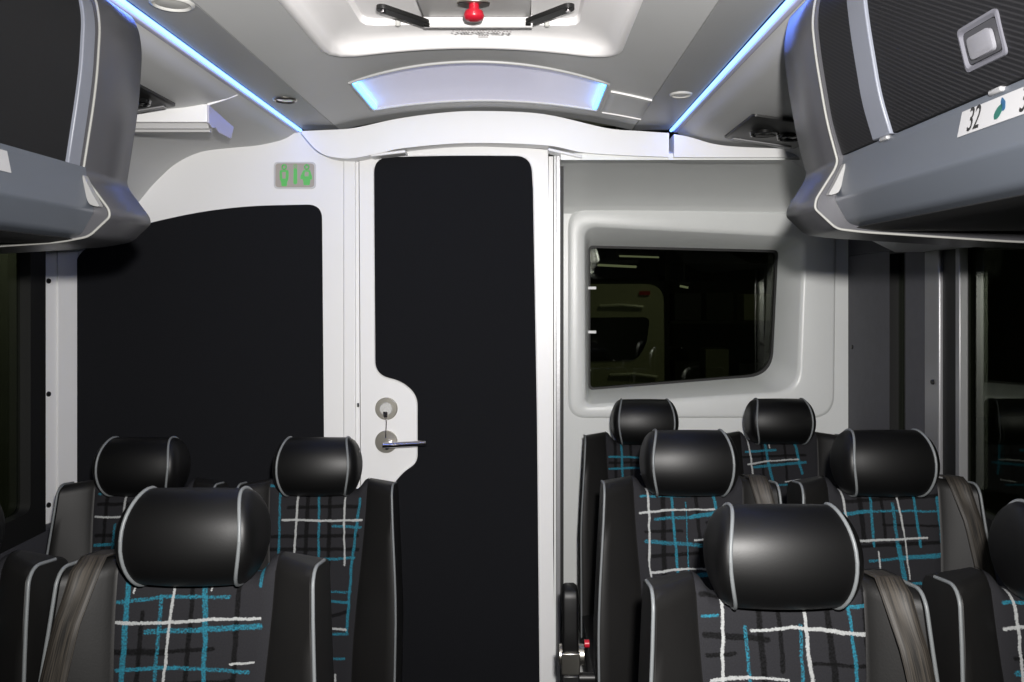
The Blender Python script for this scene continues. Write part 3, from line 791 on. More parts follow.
def rack(side, cap, lab):
    def M_(p): return p if side > 0 else (-(p[0]+.186), p[1]-.018)
    e = empty('luggage_rack', (cap[8][0], YA, EYE)); tag(e, lab, 'luggage rack', 'overhead luggage racks')
    pr = ropen(cap, [.02,.02,.02,.02,.02,.02,.03,.03,.010,.008,.006,.006,.010,.02,.05,0])
    xo = cap[-1][0]
    inner_top = [(xo, EYE+.07), (xo, EYE+.14)] + ([(1.06,EYE+.22),(.93,EYE+.35),(.80,EYE+.42)] if side > 0 else [(-1.22,EYE+.22),(-1.12,EYE+.35),(-1.02,EYE+.42)])
    q = [(p[0],EYE+p[1]) for p in pr]+inner_top[1:]
    mb = MB()
    def rg(Y, g):
        return [(p[0]-(g*side if i < len(pr)-3 else 0), Y, p[1]) for i, p in enumerate(q)]
    mb.loft([rg(YB,-.002), rg(YB+.003,.0), rg(YA-.003,0), rg(YA,-.002)])
    rel(mb.build('end_cap', CAP, angle=38), e)
    # thin light edge along the near rim of the cap
    mb = MB(); path = [(p[0]-.001*side, YB+.001, EYE+p[1]) for p in pr[6:]]
    mb.tube(path, .0021, 8); rel(mb.build('edge_piping', mat('pale_piping',(.20,.20,.19),.5,spec=.3), angle=60), e)
    # body
    door = list(bodyR if side > 0 else bodyL); door = ropen(door, .03)
    rail = [M_(p) for p in railR]
    rail = ropen(rail, .008)
    xi = (.60 if side > 0 else -.80)
    sh = [(xo,EYE+.13)]+inner_top[2:]+[(door[0][0]+.02*side,EYE+door[0][1]+.0)]
    prof = [(p[0]+.008*side,EYE+p[1]) for p in door]+[(p[0],EYE+p[1]) for p in rail]
    loop = prof+sh
    mb = MB(); mb.loft([[(x,Y0+.02,z) for x,z in loop],[(x,YB-.001,z) for x,z in loop]])
    ob = rel(mb.build('rack_body', RACK, angle=30), e)
    # dark underside panel
    ux0 = M_(railR[4])[0]; zu = EYE+M_(railR[5])[1]
    mb = MB(); mb.plate([(ux0+.012*side, zu-.0015+.004),(ux0+.05*side,zu-.003),(xo,zu-.003),(xo,zu+.002),(ux0+.02*side,zu+.006)], [], Y0+.02, YB-.004)
    o = rel(mb.build('underside_panel', RACKU), e); tag(o, 'black underside panel')
    mb = MB(); mb.box(min(xo-.35*side,xo-.38*side),max(xo-.35*side,xo-.38*side),Y0+.02,YB-.004,zu-.008,zu-.002); rel(mb.build('underside_rail', RACK, bevel=.002), e)
    def panel(y0, y1, m, nm, off=.0, th=.006, par=None):
        a = [(p[0]-off*side, EYE+p[1]) for p in door]; b = [(p[0]+.012*side, EYE+p[1]) for p in reversed(door)]
        mb = MB(); L = a+b
        mb.loft([[(x,y0,z) for x,z in L],[(x,y1,z) for x,z in L]])
        return rel(mb.build(nm, m, angle=35, bevel=.0015), e)
    # white clip at the cap
    cp = [M_(p) for p in ((.4975,.202),(.4965,.178),(.487,.153),(.470,.149),(.482,.170))]
    mb = MB(); mb.plate(rpoly([(p[0],EYE+p[1]) for p in cp], .006, 3), [], YB-.016, YB-.002); o = rel(mb.build('corner_clip', mat('pale_clip',(.2,.2,.2),.4), bevel=.002), e); tag(o, 'small white corner clip')
    return e, panel, door, rail, M_
eR, panR, doorR, rl, MR = rack(1, capR, 'overhead luggage rack on the right with seat number sticker and pinstriped doors')
o = panR(1.178, YB-.004, CARB, 'locker_door'); tag(o, 'narrow pinstriped door next to the end cap')
o = panR(1.120, 1.175, LSTRIP, 'divider_strip', .003)
o = panR(.25, 1.117, CARB, 'locker_door'); dR = o; tag(o, 'wide pinstriped door with a grey latch')
o = panR(Y0+.04, .247, CARB, 'locker_door')
eL, panL, doorL, rl2, ML = rack(-1, capL, 'overhead luggage rack on the left with plain black door')
o = panL(YB-.036, YB-.003, LSTRIP, 'divider_strip', .003)
o = panL(.25, YB-.039, CARBL, 'locker_door'); tag(o, 'plain black locker door')
o = panL(Y0+.04, .247, CARBL, 'locker_door')
# latch on the right wide door
def doorx(z):
    for a, b in zip(doorR, doorR[1:]):
        if b[1] <= z <= a[1]: t = (z-a[1])/(b[1]-a[1]); return a[0]+t*(b[0]-a[0])
    return .5
LY0, LY1, LZ0, LZ1 = .836, .912, .240, .287
def LP(y, z, out=0): return (doorx(z)-out, y, EYE+z)
lat = MB()
def quadring(y0,y1,z0,z1,out,skew=.0):
    q = rpoly([(y0,z0),(y1,z0),(y1,z1),(y0,z1)], .006, 3)
    return [LP(y,z,out) for y,z in q]
lat.loft([quadring(LY0,LY1,LZ0,LZ1,-.002), quadring(LY0,LY1,LZ0,LZ1,.0025), quadring(LY0+.003,LY1-.003,LZ0+.003,LZ1-.003,.003), quadring(LY0+.006,LY1-.006,LZ0+.006,LZ1-.006,-.0)], cap1=False)
lt = rel(lat.build('latch', mat('silver_latch',(.085,.085,.10),.4), angle=40), eR)
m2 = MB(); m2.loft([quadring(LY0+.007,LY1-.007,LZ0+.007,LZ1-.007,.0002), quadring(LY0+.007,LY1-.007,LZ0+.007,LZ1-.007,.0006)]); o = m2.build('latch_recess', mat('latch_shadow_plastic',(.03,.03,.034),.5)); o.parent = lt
m2 = MB(); m2.loft([quadring(LY0+.014,LY1-.018,LZ0+.009,LZ0+.032,.001), quadring(LY0+.014,LY1-.018,LZ0+.009,LZ0+.032,.005), quadring(LY0+.017,LY1-.021,LZ0+.012,LZ0+.030,.006)]); o = m2.build('latch_flap', mat('pale_latch_flap',(.13,.13,.145),.4), angle=40); o.parent = lt
# small catch under the doors
for yy in (.875, 1.147):
    m2 = MB(); m2.box(.495,.506,yy-.012,yy+.012,EYE+.209,EYE+.215); rel(m2.build('door_catch', ALU, bevel=.002), eR)

# seat-number sticker
ra_, rb_ = Vector((.4990,.2045)), Vector((.4932,.1755))
def onrail(y, t, out=.0):    # t 0 top .. 1 bottom
    p = ra_.lerp(rb_, t); return (p.x-out, y, EYE+p.y)
def stick(e, y0, y1, M_, side):
    def q(y,t,out):
        p = M_(tuple(ra_.lerp(rb_,t))); return (p[0]-out*side, y, EYE+p[1])
    mb = MB(); mb.loft([[q(y0,0,.0012),q(y1,0,.0012),q(y1,1,.0012),q(y0,1,.0012)],[q(y0,0,0),q(y1,0,0),q(y1,1,0),q(y0,1,0)]])
    return rel(mb.build('seat_number_sticker', STICK, smooth=False), e)
sR = stick(eR, .60, .943, MR, 1)
stick(eL, .80, 1.098, ML, -1)
def text_mesh(s, size, nm):
    cu = bpy.data.curves.new('t', 'FONT'); cu.body = s; cu.size = size; cu.extrude = .0002; cu.align_x = 'CENTER'; cu.align_y = 'CENTER'
    t = bpy.data.objects.new('t', cu); col.objects.link(t)
    dg = bpy.context.evaluated_depsgraph_get(); dg.update()
    me = bpy.data.meshes.new_from_object(t.evaluated_get(dg)); me.name = nm
    bpy.data.objects.remove(t); return me
slope = (rb_-ra_).normalized()
upv = Vector((-slope.x, 0, -slope.y)); rt = Vector((0,-1,0)); nn = rt.cross(upv)
def place_text(s, y, size, yt=.5):
    me = text_mesh(s, size, 'seat_number'); me.materials.append(INK)
    o = bpy.data.objects.new('seat_number', me); col.objects.link(o)
    c = Vector(onrail(y, yt, .0018))
    M4 = Matrix.Identity(4)
    for i in range(3): M4[i][0] = rt[i]*.66; M4[i][1] = upv[i]; M4[i][2] = nn[i]; M4[i][3] = c[i]
    me.transform(M4); o.parent = sR
    o.matrix_parent_inverse = Matrix.Identity(4)
    o.location = (0,0,0)
    return o
sR_loc = Vector(eR.location)
place_text('32', .912, .039)
place_text('33', .814, .039)
def leaf(pts, m, nm):
    mb = MB(); y0 = .864
    P_ = [Vector(onrail(y0,.5,.0016))+rt*a*1.25+upv*b*.98 for a,b in pts]
    mb.loft([P_,[p+nn*.0004 for p in P_]]); o = mb.build(nm, m, smooth=False); o.parent = sR
leaf(rpoly([(-.004,-.011),(-.0065,-.004),(-.003,.003),(.004,.0065),(.0055,-.002),(.002,-.009)],.003,3), TEAL, 'emblem_leaf')
leaf(rpoly([(.001,.0135),(.0075,.007),(.0095,-.002),(.006,-.004),(.003,.003),(.0005,.008)],.002,3), BLUEP, 'emblem_leaf')

# ------------------------------------------------------------------ seats
TILT = radians(8)
ZB0 = .40; V = .665; HC = .697; YBK = -.098
DV = Vector((0, sin(TILT), cos(TILT))); DN = Vector((0,-cos(TILT), sin(TILT)))
VHB = HC-.076
def bp(u, v, w, dz=0): return Vector((u, YBK, ZB0))+DV*v+DN*w
def lerp(a,b,t): return a+(b-a)*t
def sm(t): t = max(0,min(1,t)); return t*t*(3-2*t)
def pw(v): return lerp(.104, .131, sm((v-.15)/.5))
def hw(v): return lerp(.225, .203, sm((v-.28)/.42))
def umap(t, v):
    a = abs(t); s = 1 if t >= 0 else -1
    return s*(pw(v)*a/.6 if a <= .6 else lerp(pw(v), hw(v), (a-.6)/.4))
def wf(t, v):
    a = abs(t); base = .012*sin(pi*min(1,v/V))
    if a <= .6: return base-.002*(1-(a/.6)**2)
    s = (a-.6)/.4
    return base+.050*(s**.8)-.005*max(0,s-.92)/.08
def vtop(t):
    a = abs(t)
    if a < .45: return V-.035
    if a < .6: return lerp(V-.035, V-.006, sm((a-.45)/.13))
    return lerp(V-.004, V-.016, (a-.6)/.4)
WB = -.075
def profile(t, off=0., r=.03):
    vt = vtop(t); out = []
    for k in range(13):
        v = (vt-r)*k/12; out.append((wf(t,v)+off, v))
    for k in range(1,7):
        a = pi/2*k/6; v = vt-r+sin(a)*(r+off); out.append((wf(t,vt-r)-r+cos(a)*(r+off), v))
    w1 = out[-1][0]
    for k in range(1,4): out.append((lerp(w1, WB+.025, k/3), vt+off))
    nfront = len(out)
    for k in range(1,5):
        a = pi/2*k/4; out.append((WB+.025-sin(a)*.025, vt-.025+cos(a)*.025))
    for k in range(1,5): out.append((WB, (vt-.025)*(1-k/4)))
    return out, nfront
def make_seat(X, Y, dz, hside, label, strokes, belt, group, arm=False):
    e = empty('coach_seat', (X, Y, 0)); tag(e, label, 'seat', group)
    up = Vector((0,0,dz))
    # shell
    tt = [-1,-.995,-.97,-.9,-.82,-.74,-.67,-.62,-.6,-.56,-.5,-.45,-.3,-.15]
    tt = tt+[0]+[-x for x in reversed(tt)]
    mb = MB(); rings = []
    for t in tt:
        pr, _ = profile(t)
        k = .004 if abs(t) == 1 else (.001 if abs(t) == .995 else 0)
        rings.append([bp(umap(t,min(v,V)), v-k if i > 12 else v, w-(k if i < 19 else -k))+up for i,(w,v) in enumerate(pr)])
    mb.loft(rings)
    o = mb.build('backrest', LEATHS, e, angle=50)
    # fabric panel
    ft = [-.6+1.2*k/24 for k in range(25)]
    v_, f_, uvs = [], [], []; m = 0
    for t in ft:
        pr, nf = profile(t, .0028)
        pr = pr[1:nf-1]; m = len(pr)
        L = 0
        for i,(w,v) in enumerate(pr):
            if i: L += math.hypot(w-pr[i-1][0], v-pr[i-1][1])
            v_.append(bp(umap(t,min(v,V)), v, w - (.003 if abs(t) == .6 else 0))+up)
            uvs.append((umap(t,min(v,V)), pr[0][1]+L-VHB))
    for a in range(24):
        for b in range(m-1): f_.append((a*m+b,(a+1)*m+b,(a+1)*m+b+1,a*m+b+1))
    o = mk('fabric_panel', v_, f_, plaid('plaid_fabric', strokes), e, uvs=uvs, angle=60); tag(o, 'dark grey fabric with white and teal sketched checks')
    # piping
    for s in (-1,1):
        pr, nf = profile(s*.985)
        path = [bp(umap(s*.985,min(v,V))+s*.003, v+(.001 if i > 14 else 0), w+.002)+up for i,(w,v) in enumerate(pr[:nf-1])]
        mb = MB(); mb.tube(path, .0031, 8); o = mb.build('piping', PIPE, e, angle=70)
    # headrest
    hh, wd = .0765, .0925
    def sec(sc_, n=40, w0=.014):
        out = []
        for k in range(n):
            th = 2*pi*k/n; c, s_ = cos(th), sin(th)
            ex = 2/2.25
            ww = (abs(c)**ex)*(1 if c > 0 else -1); vv = (abs(s_)**ex)*(1 if s_ > 0 else -1)
            dep_ = .064 if c > 0 else .050
            out.append((w0+ww*dep_*sc_, HC+vv*hh*sc_, vv))
        return out
    def upos(vv): return 1-.17*vv*vv+.03*vv*(vv < 0)*0
    mb = MB(); rings = []
    def hr(u, sc_, sgn, wshift=0):
        return [bp(u*upos(vv*min(1,sc_)), v, w+wshift*(1 if abs(u) > wd else (1 if w > .014 else 0)))+up for w,v,vv in sec(sc_)]
    ends = [(.0,1.0,0),(.30,.985,0),(.58,.955,-.002),(.80,.90,-.004),(.92,.82,-.006),(.985,.70,-.008),(1.0,.52,-.010),(1.005,.30,-.010),(1.008,.04,-.010)]
    for a_, sc_, ws in reversed(ends[1:]): rings.append(hr(-(wd+.019*a_), sc_, -1, ws))
    for k in range(13):
        u = -wd+2*wd*k/12; rings.append(hr(u, 1+.012*(1-(u/wd)**2), 1, .010*(1-(u/wd)**2)))
    for a_, sc_, ws in ends[1:]: rings.append(hr(wd+.019*a_, sc_, 1, ws))
    mb.loft(rings)
    h = mb.build('headrest', LEATH, e, angle=60)
    for s in (-1,1):
        mb = MB(); mb.tube([bp(s*wd*upos(vv)+s*.001, v, w)+up for w,v,vv in sec(1.008)], .0031, 8, closed=True); o = mb.build('piping', PIPE, h, angle=70)
    # belt
    if belt:
        s = belt; hwid = .021; v_, f_, uvs = [], [], []
        n = 26
        for k in range(n+1):
            q = k/n
            if q < .18:   # over the shoulder
                a = q/.18; uc = s*.163; v = V-.008+.003; w = lerp(-.05, .030, a)
            else:
                a = (q-.18)/.82; v = lerp(V-.012, .12, a); uc = s*lerp(.163, .214, min(1,a*1.7)); w = None
            for j in range(5):
                u = uc+(j-2)/2*hwid
                if w is None:
                    au = min(abs(u), hw(v)+.0); t = .6+.4*(au-pw(v))/(hw(v)-pw(v)) if au > pw(v) else .6*au/pw(v)
                    wv = wf(t, v)+.006+.003*sin(a*9)
                    wv = max(wv, .034*min(1,a*6)+.03)
                    ov = abs(u)-(hw(v)+.0045)
                    if ov > 0: u = (1 if u > 0 else -1)*(hw(v)+.0045); wv -= ov*1.2
                else: wv = w
                v_.append(bp(u, v+(.004 if w is not None else 0), wv)+up); uvs.append(((j/4)*.25, q*3))
        for k in range(n):
            for j in range(4): f_.append((k*5+j,k*5+j+1,(k+1)*5+j+1,(k+1)*5+j))
        o = mk('seat_belt', v_, f_, BELT, e, uvs=uvs, angle=70); so = o.modifiers.new('t','SOLIDIFY'); so.thickness = .0016; so.offset = 0
        tag(o, 'brown grey webbing belt')
    # cushion
    q = rpoly([(-.52,-.03),(-.02+.02,-.06),(.0,.05),(-.50,.075),(-.545,.05)], .03, 5)
    mb = MB(); rings = []
    for k in range(9):
        t = -1+2*k/8; g = 1-.0*abs(t)
        rings.append([(t*.222, YBK+y+.02, .42+dz+z*(1 if abs(t) < 1 else .8)+.012*abs(t)**3) for y,z in q])
    mb.loft(rings); mb.build('seat_cushion', LEATHS, e, angle=50)
    mb = MB(); mb.box(-.20,.20,YBK-.47,YBK+.02,.33+dz,.365+dz); mb.build('seat_frame', BLACKP, e, bevel=.006)
    for s in (-1,1):
        mb = MB(); mb.box(s*.15-.02,s*.15+.02,YBK-.40,YBK-.04,.025,.335+dz); mb.box(s*.15-.03,s*.15+.03,YBK-.44,YBK-.0,.0,.025)
        mb.build('leg', BLACKP, e, bevel=.005)
    if arm:
        ux = -.283
        ar = MB()
        # raised padded arm beside the backrest
        L = []
        za, zb2 = .655, .812
        for z, sx, sy, yo in ((za-.02,.018,.020,.0),(za,.020,.024,0),(.70,.0185,.026,.004),(.740,.0190,.028,.010),(.772,.0195,.030,.014),(.788,.018,.028,.016),(.794,.012,.019,.017)):
            L.append([Vector((ux+p[0]*sx, -.02+yo+p[1]*sy, z)) for p in rpoly([(-1,-1),(1,-1),(1,1),(-1,1)], .35, 4)])
        ar.loft(L); a_ = ar.build('armrest', LEATH, e, angle=50)
        m3 = MB(); m3.tube([(ux-.028,-.02,.635),(ux+.034,-.02,.635)], .024, 24); m3.box(ux-.022,ux+.022,-.05,.01,.60,.65); hg = m3.build('armrest_hinge', STEEL, e, bevel=.002, angle=40); tag(hg, 'bare metal hinge')
        m3 = MB(); m3.box(ux-.020,ux+.020,-.055,.015,.36,.60); m3.tube([(ux+.018,-.02,.58),(ux+.080,-.02,.58)],.012,12); m3.build('armrest_post', BLACKP, e, bevel=.004)
        m3 = MB(); m3.tube([(ux+.032,-.045,.672),(ux+.044,-.045,.672)], .009, 16); o = m3.build('release_button', RED, e, bevel=.001); tag(o, 'small red button')
        for z in (.565,.545):
            m3 = MB(); m3.tube([(ux+.012,-.058,z),(ux+.012,-.064,z)], .006, 12); m3.build('bolt', CHROME, e)
    return e
def ST(lst, cx, hb, s):
    """strokes measured from the seat's centre line and its headrest's lower edge"""
    out = []
    for it in lst:
        c, x0, y0, x1, y1, w = it[:6]; f = it[6] if len(it) > 6 else .0
        f = {'w': .25, 'b': .65, 'k': .35}[c]+f
        out.append((c, (x0-cx)/s, (hb-y0)/s, (x1-cx)/s, (hb-y1)/s, max(w/s*(.46 if c == 'w' else (.68 if c == 'k' else .50)), .0017), f))
    return out
LF = ST([('b',129,555,130,700,6),('w',137,583,135,597,2),('w',174,585,171,640,3.4),('w',171,640,169,700,3.4),('b',203,585,207,640,6,.1),('b',207,640,208,700,5),('w',211,583,210,595,2),
 ('b',162,600,161,700,4,.3),('k',192,590,190,700,4),('k',145,615,144,700,4),('k',237,560,236,700,4.5),('b',257,560,258,590,4),('b',115,606,170,600,4,.2),('b',170,600,228,601,3.6,.2),
 ('w',117,624,165,625,4),('w',165,625,215,621,4),('w',215,621,259,620,3.6),('b',150,633,200,631,5,.3),('b',200,631,259,627,6,.1),('k',120,651,170,651,5),('k',170,651,215,648,3),
 ('b',124,667,180,665,4),('b',180,665,250,669,4,.3),('w',232,662,255,660,2.6),('k',140,682,235,678,4),('b',245,568,260,567,4),('w',118,705,170,702,3),('b',190,715,255,712,4)], 194, 587, 590)
RF = ST([('w',724,590,722,640,4),('w',722,640,719,700,4.2),('w',803,605,804,650,4.4),('w',804,650,808,700,4.6),('k',757,605,762,700,5),('k',777,605,779,672,4),('k',824,605,830,700,5.5),
 ('b',845,605,848,650,3.6),('b',848,650,851,700,4),('b',744,632,747,700,4,.3),('b',798,630,797,700,4,.25),('k',863,595,862,700,6),('w',750,635,790,632,3.6),('w',790,632,830,635,4.4),('w',830,635,870,640,4.6),
 ('w',709,680,745,677,4.2),('w',745,677,784,680,3),('b',703,621,718,621,3),('b',843,613,870,613,4),('k',705,638,765,643,5),('k',707,657,733,656,4),('k',805,665,866,668,3),('k',703,601,726,601,5),('b',800,684,860,686,3,.2)], 780, 611, 628)
RMA = ST([('w',648,480,649,520,2.6),('w',649,520,648,560,2.6),('w',648,560,651,590,2),('b',671,496,673,530,3),('b',673,530,676,585,3),('b',712,496,716,520,3.4),('k',663,500,662,592,4),('k',695,495,699,568,3),
 ('b',685,505,686,580,1.4,.3),('w',640,515,675,512,2.8),('w',675,512,713,512,2.2),('w',650,571,680,568,2.8),('w',680,568,702,568,2.2),('w',693,541,709,539,2),('b',641,499,690,499,2.6,.1),('b',655,521,690,519,3.4,.3),('b',690,519,717,515,4.5),
 ('b',645,542,705,546,4,.3),('b',650,577,680,577,3,.1),('b',680,577,702,573,5),('k',645,533,680,532,2.4),('k',647,556,695,553,3),('k',705,524,720,524,2)], 688, 498, 410)
RMW = ST([('w',842,480,845,520,2.8),('w',845,520,848,532,2.2),('w',895,490,900,530,2.4),('w',900,530,902,575,1.8),('w',874,550,876,588,2),('b',870,492,870,545,3,.1),('b',891,505,893,545,3.4,.25),('b',894,545,899,595,5),
 ('b',912,496,915,545,3),('b',935,500,937,567,3.6),('k',859,490,861,540,4),('k',880,490,882,540,2.6),('w',853,540,885,539,3),('w',885,539,922,537,2.4),('w',912,592,940,592,2.2),('w',939,508,946,509,2.4),
 ('b',842,515,870,512,4),('b',870,512,935,512,2.4,.25),('b',865,559,895,556,3,.2),('b',895,556,939,553,4.8),('b',860,581,916,579,3.2),('b',912,599,938,598,4),('k',845,503,945,497,3),('k',855,545,940,541,3),('k',880,525,940,526,2)], 883, 497, 412)
LMA = ST([('w',294,492,293,560,2.6),('w',341,488,341,525,2.6),('w',341,525,343,563,2.2),('b',315,495,317,555,2.8,.1),('b',276,485,278,556,2.6,.2),('b',356,500,350,560,3,.1),('b',350,560,347,625,3),('w',337,665,337,690,2.4),
 ('w',280,520,320,521,2.8),('w',320,521,358,520,2.8),('w',327,622,346,623,2.8),('b',330,526,357,527,3,.2),('b',300,559,352,556,3,.2),('b',328,588,350,588,2.4,.3),('b',327,597,348,598,3),('b',328,628,348,627,3,.2),
 ('b',328,650,345,650,2.6,.2),('k',285,508,356,507,3),('k',270,536,355,535,3),('k',262,548,355,548,3),('k',304,495,304,560,3.4),('k',326,495,328,660,3.4),('k',328,612,348,606,3),('b',262,487,282,487,3)], 314, 496, 370)
LMW = ST([('w',118,492,117,530,2.6),('w',117,530,115,558,2.2),('w',90,517,130,518,2.6),('b',92,544,118,543,3.4),('b',110,525,109,560,2.6,.3),('b',92,495,112,494,2.6,.2),('k',92,505,130,505,3),('k',100,495,100,560,3),('k',92,535,130,535,3),('b',150,495,152,560,3),('w',158,500,158,540,2.2),('w',120,572,160,571,2.4),('k',92,556,135,556,3)], 135, 496, 370)
RBW = ST([('w',749,437,752,460,2),('w',752,460,753,479,2.2),('b',766,440,769,465,3,.1),('b',769,465,773,485,3.4),('w',771,440,771,450,1.6),('b',796,440,799,460,3),('b',799,460,802,475,3),
 ('w',749,466,770,463,2.2),('w',770,463,799,461,1.8),('w',785,483,800,481,1.8),('b',747,454,777,452,2.6),('b',755,469,806,464,3,.1),('b',772,486,795,486,2.4,.2),('k',744,459,806,457,2),('k',763,440,764,490,2),('k',786,440,787,490,2),('w',757,500,758,560,2)], 781, 446, 291)
RBA = ST([('b',621,440,622,480,2.6),('b',609,458,640,459,2.4),('b',609,470,640,469,2.4),('k',615,440,615,480,2.6),('k',630,440,631,480,2.4),('k',609,464,650,464,2),('w',655,440,656,480,2),('w',640,475,665,474,2)], 644, 446, 291)
gen = LF

GL, GR = 'seats left of the aisle', 'seats right of the aisle'
make_seat(.399, 1.305, -.001, 0, 'nearest aisle seat on the right, its black headrest the largest of all', RF, 1, GR)
make_seat(.864, 1.315, .002, 0, 'nearest window seat on the right, cut off by the right edge of the photo', RMA, 1, GR)
make_seat(.393, 2.00, .000, 0, 'middle row aisle seat on the right with raised armrest and red button', RMA, 1, GR, arm=True)
make_seat(.851, 1.98, .004, 0, 'middle row window seat on the right, belt over its right shoulder beside the side window', RMW, 1, GR)
make_seat(.412, 2.86, -.037, 0, 'rear row aisle seat on the right, beneath the left half of the rear window', RBA, 0, GR)
make_seat(.875, 2.86, -.035, 0, 'rear row window seat on the right, beneath the right half of the rear window', RBW, 0, GR)
make_seat(-.542, 1.385, .006, 0, 'nearest aisle seat left of the aisle, large headrest in front, belt over its left shoulder', LF, -1, GL)
make_seat(-1.005, 1.40, .003, 0, 'nearest window seat on the left, only its black shoulder shows at the lower left corner', LMA, -1, GL)
make_seat(-.553, 2.245, -.060, 0, 'second row aisle seat on the left, beside the washroom door handle', LMA, 0, GL)
make_seat(-1.024, 2.245, -.060, 0, 'second row window seat on the left, beside the white pillar strip', LMW, 0, GL)

# ------------------------------------------------------------------ outside: workshop at night
mb = MB(); mb.box(-9,11,3.6,20,-.95,-.9); mb.box(-9,XWL-.3,-3,3.6,-.95,-.9); mb.box(XWR+.3,11,-3,3.6,-.95,-.9); o = S(mb.build('ground', CONC)); tag(o, 'dark workshop floor outside the coach', 'ground')
yv = 7.0
vb = empty('parked_bus', (.4, yv, -.9)); tag(vb, 'cream parked bus seen dimly through the rear window', 'bus')
xr = U2(668,0,yv)[0]; xl = xr-2.2; ztp = EYE+(VY-284)/F*yv
q = rpoly([(xl,-.55),(xl,ztp),(xr-.02,ztp),(xr,-.55)], [.1,.25,.16,.1], 6)
mb = MB(); mb.loft([[(x+(.02 if x < 0 else -.02),yv,z) for x,z in q],[(x,yv+.08,z) for x,z in q],[(x,yv+5,z) for x,z in q]]); rel(mb.build('bus_body', VANP, angle=40), vb)
wq = rpoly([U2(x,y,yv) for x,y in ((540,318),(650,317),(646,345),(636,360),(540,362))], .06, 4)
mb = MB(); mb.plate(wq, [], yv-.012, yv+.02); rel(mb.build('bus_window', VANG), vb)
mb = MB(); p = U(644,293,yv); mb.plate(rpoly([U2(639,291,yv),U2(650,291,yv),U2(650,295,yv),U2(639,295,yv)],.01,3), [], yv-.02, yv+.02); rel(mb.build('tail_lamp', REDL), vb)
for x0,x1,y0,y1 in ((600,643,306,308),(610,657,375,378)):  # pale bars shaped as streaks of reflected light across the bus
    mb = MB(); mb.tube([U(x0,y0,yv-.02), U((x0+x1)/2,y0-1,yv-.03), U(x1,y1-1,yv-.02)], .014, 8); rel(mb.build('streak_bar', mat('pale_streak',(.8,.8,.6),.3,emis=None)), vb)
mb = MB()
for s in (xl+.3, xr-.3):
    mb2 = MB(); mb2.tube([(s-.14,yv+.9,-.45),(s+.14,yv+.9,-.45)], .45, 28); rel(mb2.build('wheel', BLACKR, angle=40), vb)
mb = MB()  # ribbed wall added to give the left window pale vertical bands
q = []
for k in range(60):
    y_ = -2+14*k/60; q += [(-5.0,y_),(-5.0,y_+.14),(-5.05,y_+.15),(-5.05,y_+.22)]
q += [(-5.2,12),(-5.2,-2)]
mb.plate(q, [], -.9, 4.2, 'z'); o = S(mb.build('wall_workshop', mat('added_ribbed_sheet',(.30,.31,.26),.6,vary=(.8,.4)), smooth=False)); tag(o, 'dim ribbed wall added outside the left window for pale bands', 'wall')
# back wall of the hall with racking
mb = MB(); mb.box(-9,11,16,16.2,-.9,5); o = S(mb.build('wall_workshop', SHELFM)); tag(o, 'dim far wall of the workshop', 'wall')
mb = MB(); mb.box(-9,11,3.6,16,4.2,4.3); o = S(mb.build('ceiling_workshop', SHELFM)); tag(o, 'dark workshop ceiling outside', 'ceiling')
sv = empty('workshop_shelf', (2.6, 11, -.9)); tag(sv, 'dim storage rack with boxes behind the rear window on the right', 'shelf')
mb = MB()
for x in (1.9,4.3): mb.box(x-.03,x+.03,11,11.5,-.9,2.2)
rel(mb.build('upright', SHELFM), sv)
mb = MB()
for z in (-.5,.3,1.1,1.9): mb.box(1.9,4.3,11,11.5,z-.02,z+.02)
rel(mb.build('board', SHELFM), sv)
k = 0
for z in (-.48,.32,1.12):
    x = 2.0
    while x < 4.1:
        w = random.uniform(.2,.38); h = random.uniform(.2,.5)
        mb = MB(); mb.box(x,x+w,11.02,11.4,z+.002,z+.002+h); o = mb.build('storage_box', [SHELFM,VANP,GREYF][k % 3], bevel=.01)
        col_ = ('dark','pale','grey')[k % 3]; lev = {-.48:'lowest',.32:'middle',1.12:'top'}[z]
        tag(o, f'dim {col_} box on the {lev} shelf of the storage rack outside', 'box', 'boxes on the storage rack'); x += w+random.uniform(.03,.15); k += 1
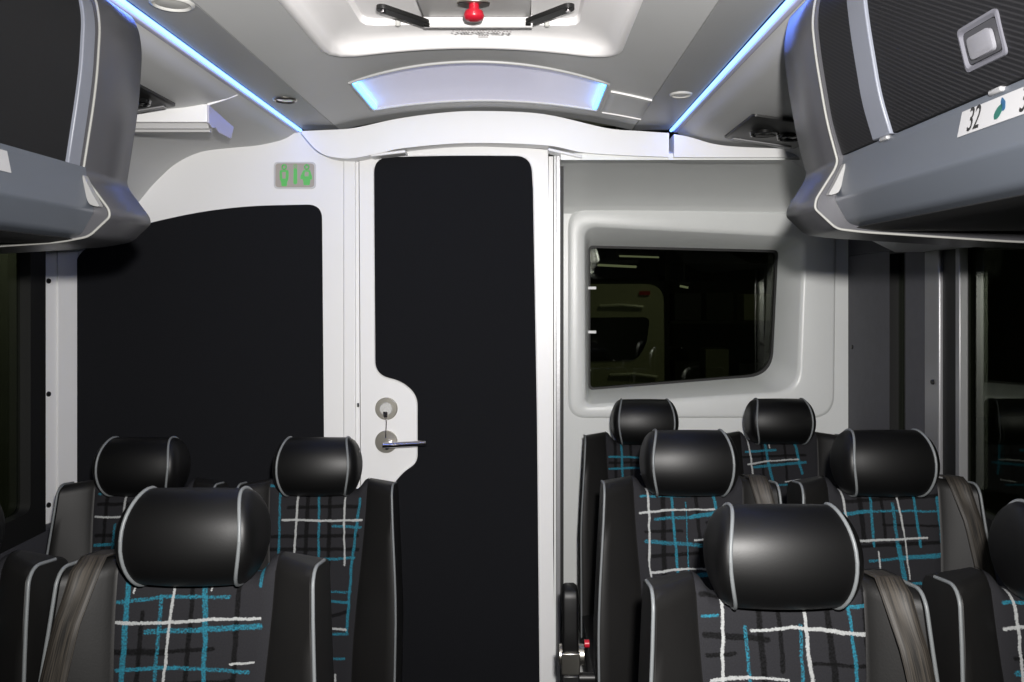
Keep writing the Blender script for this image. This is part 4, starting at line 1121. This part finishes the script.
for (px, py, Y, w, lab) in ((617,265,9.0,.42,'faint tube lamp above the parked bus outside'),(684,286,10.0,.10,'small yellow green lamp beyond the parked bus'),(640,256,12,.6,'far faint tube lamp near the top of the rear window')):
    p = U(px,py,Y); e = empty('tube_lamp', tuple(p)); tag(e, lab, 'lamp', 'workshop lamps')
    mb = MB(); mb.tube([(p.x-w/2,p.y,p.z),(p.x+w/2,p.y,p.z-.02)], .013, 8); rel(mb.build('lamp_tube', TUBE), e)
    mb = MB(); mb.box(p.x-w/2-.02,p.x+w/2+.02,p.y-.03,p.y+.03,p.z+.02,p.z+.05); rel(mb.build('lamp_housing', GREYF), e)
    mb = MB(); mb.box(p.x-.01,p.x+.01,p.y-.01,p.y+.01,p.z+.05,4.2); rel(mb.build('hanging_rod', GREYF), e)

# ------------------------------------------------------------------ light
w = bpy.data.worlds.new('night'); sc.world = w; w.use_nodes = True
w.node_tree.nodes['Background'].inputs[0].default_value = (.5,.55,.4,1); w.node_tree.nodes['Background'].inputs[1].default_value = .035
def light(name, kind, loc, energy, color=(1,1,1), **kw):
    l = bpy.data.lights.new(name, kind); l.energy = energy; l.color = color
    for k_, v_ in kw.items(): setattr(l, k_, v_)
    o = bpy.data.objects.new(name, l); col.objects.link(o); o.location = loc; return o
fl = light('camera_flash', 'SPOT', (.05, -.01, EYE+.125), 255, (1,.972,.94), spot_size=radians(105), spot_blend=.9, shadow_soft_size=.022)
fl.rotation_euler = (radians(90),0,0)
# unseen fill lights added to brighten the ribbed wall and the parked bus
light('workshop_fill', 'POINT', (-4.3, 7.4, 2.4), 13, (1,1,.82), shadow_soft_size=.3)
light('workshop_fill', 'POINT', (2.0, 5.2, 3.4), 60, (1,1,.78), shadow_soft_size=.3)

# ------------------------------------------------------------------ camera
for x_ in (XLL+.012, XLR-.012):
    a_ = light('strip_glow', 'AREA', (x_, 1.05, EYE+ZL-.012), 1.1, (.12,.22,1), shape='RECTANGLE', size=.008, size_y=3.0)
cam = bpy.data.cameras.new('camera'); co = bpy.data.objects.new('camera', cam); col.objects.link(co)
co.location = (0,0,EYE); co.rotation_euler = (radians(90),0,0)
cam.sensor_width = 36; cam.lens = F/1024*36; cam.shift_x = -(VX-512)/1024; cam.shift_y = -(341-VY)/1024
cam.clip_start = .02; cam.clip_end = 100
sc.camera = co
sc.view_settings.view_transform = 'Standard'; sc.view_settings.look = 'None'; sc.view_settings.gamma = 1; sc.view_settings.exposure = 0
sc.view_settings.use_curve_mapping = False
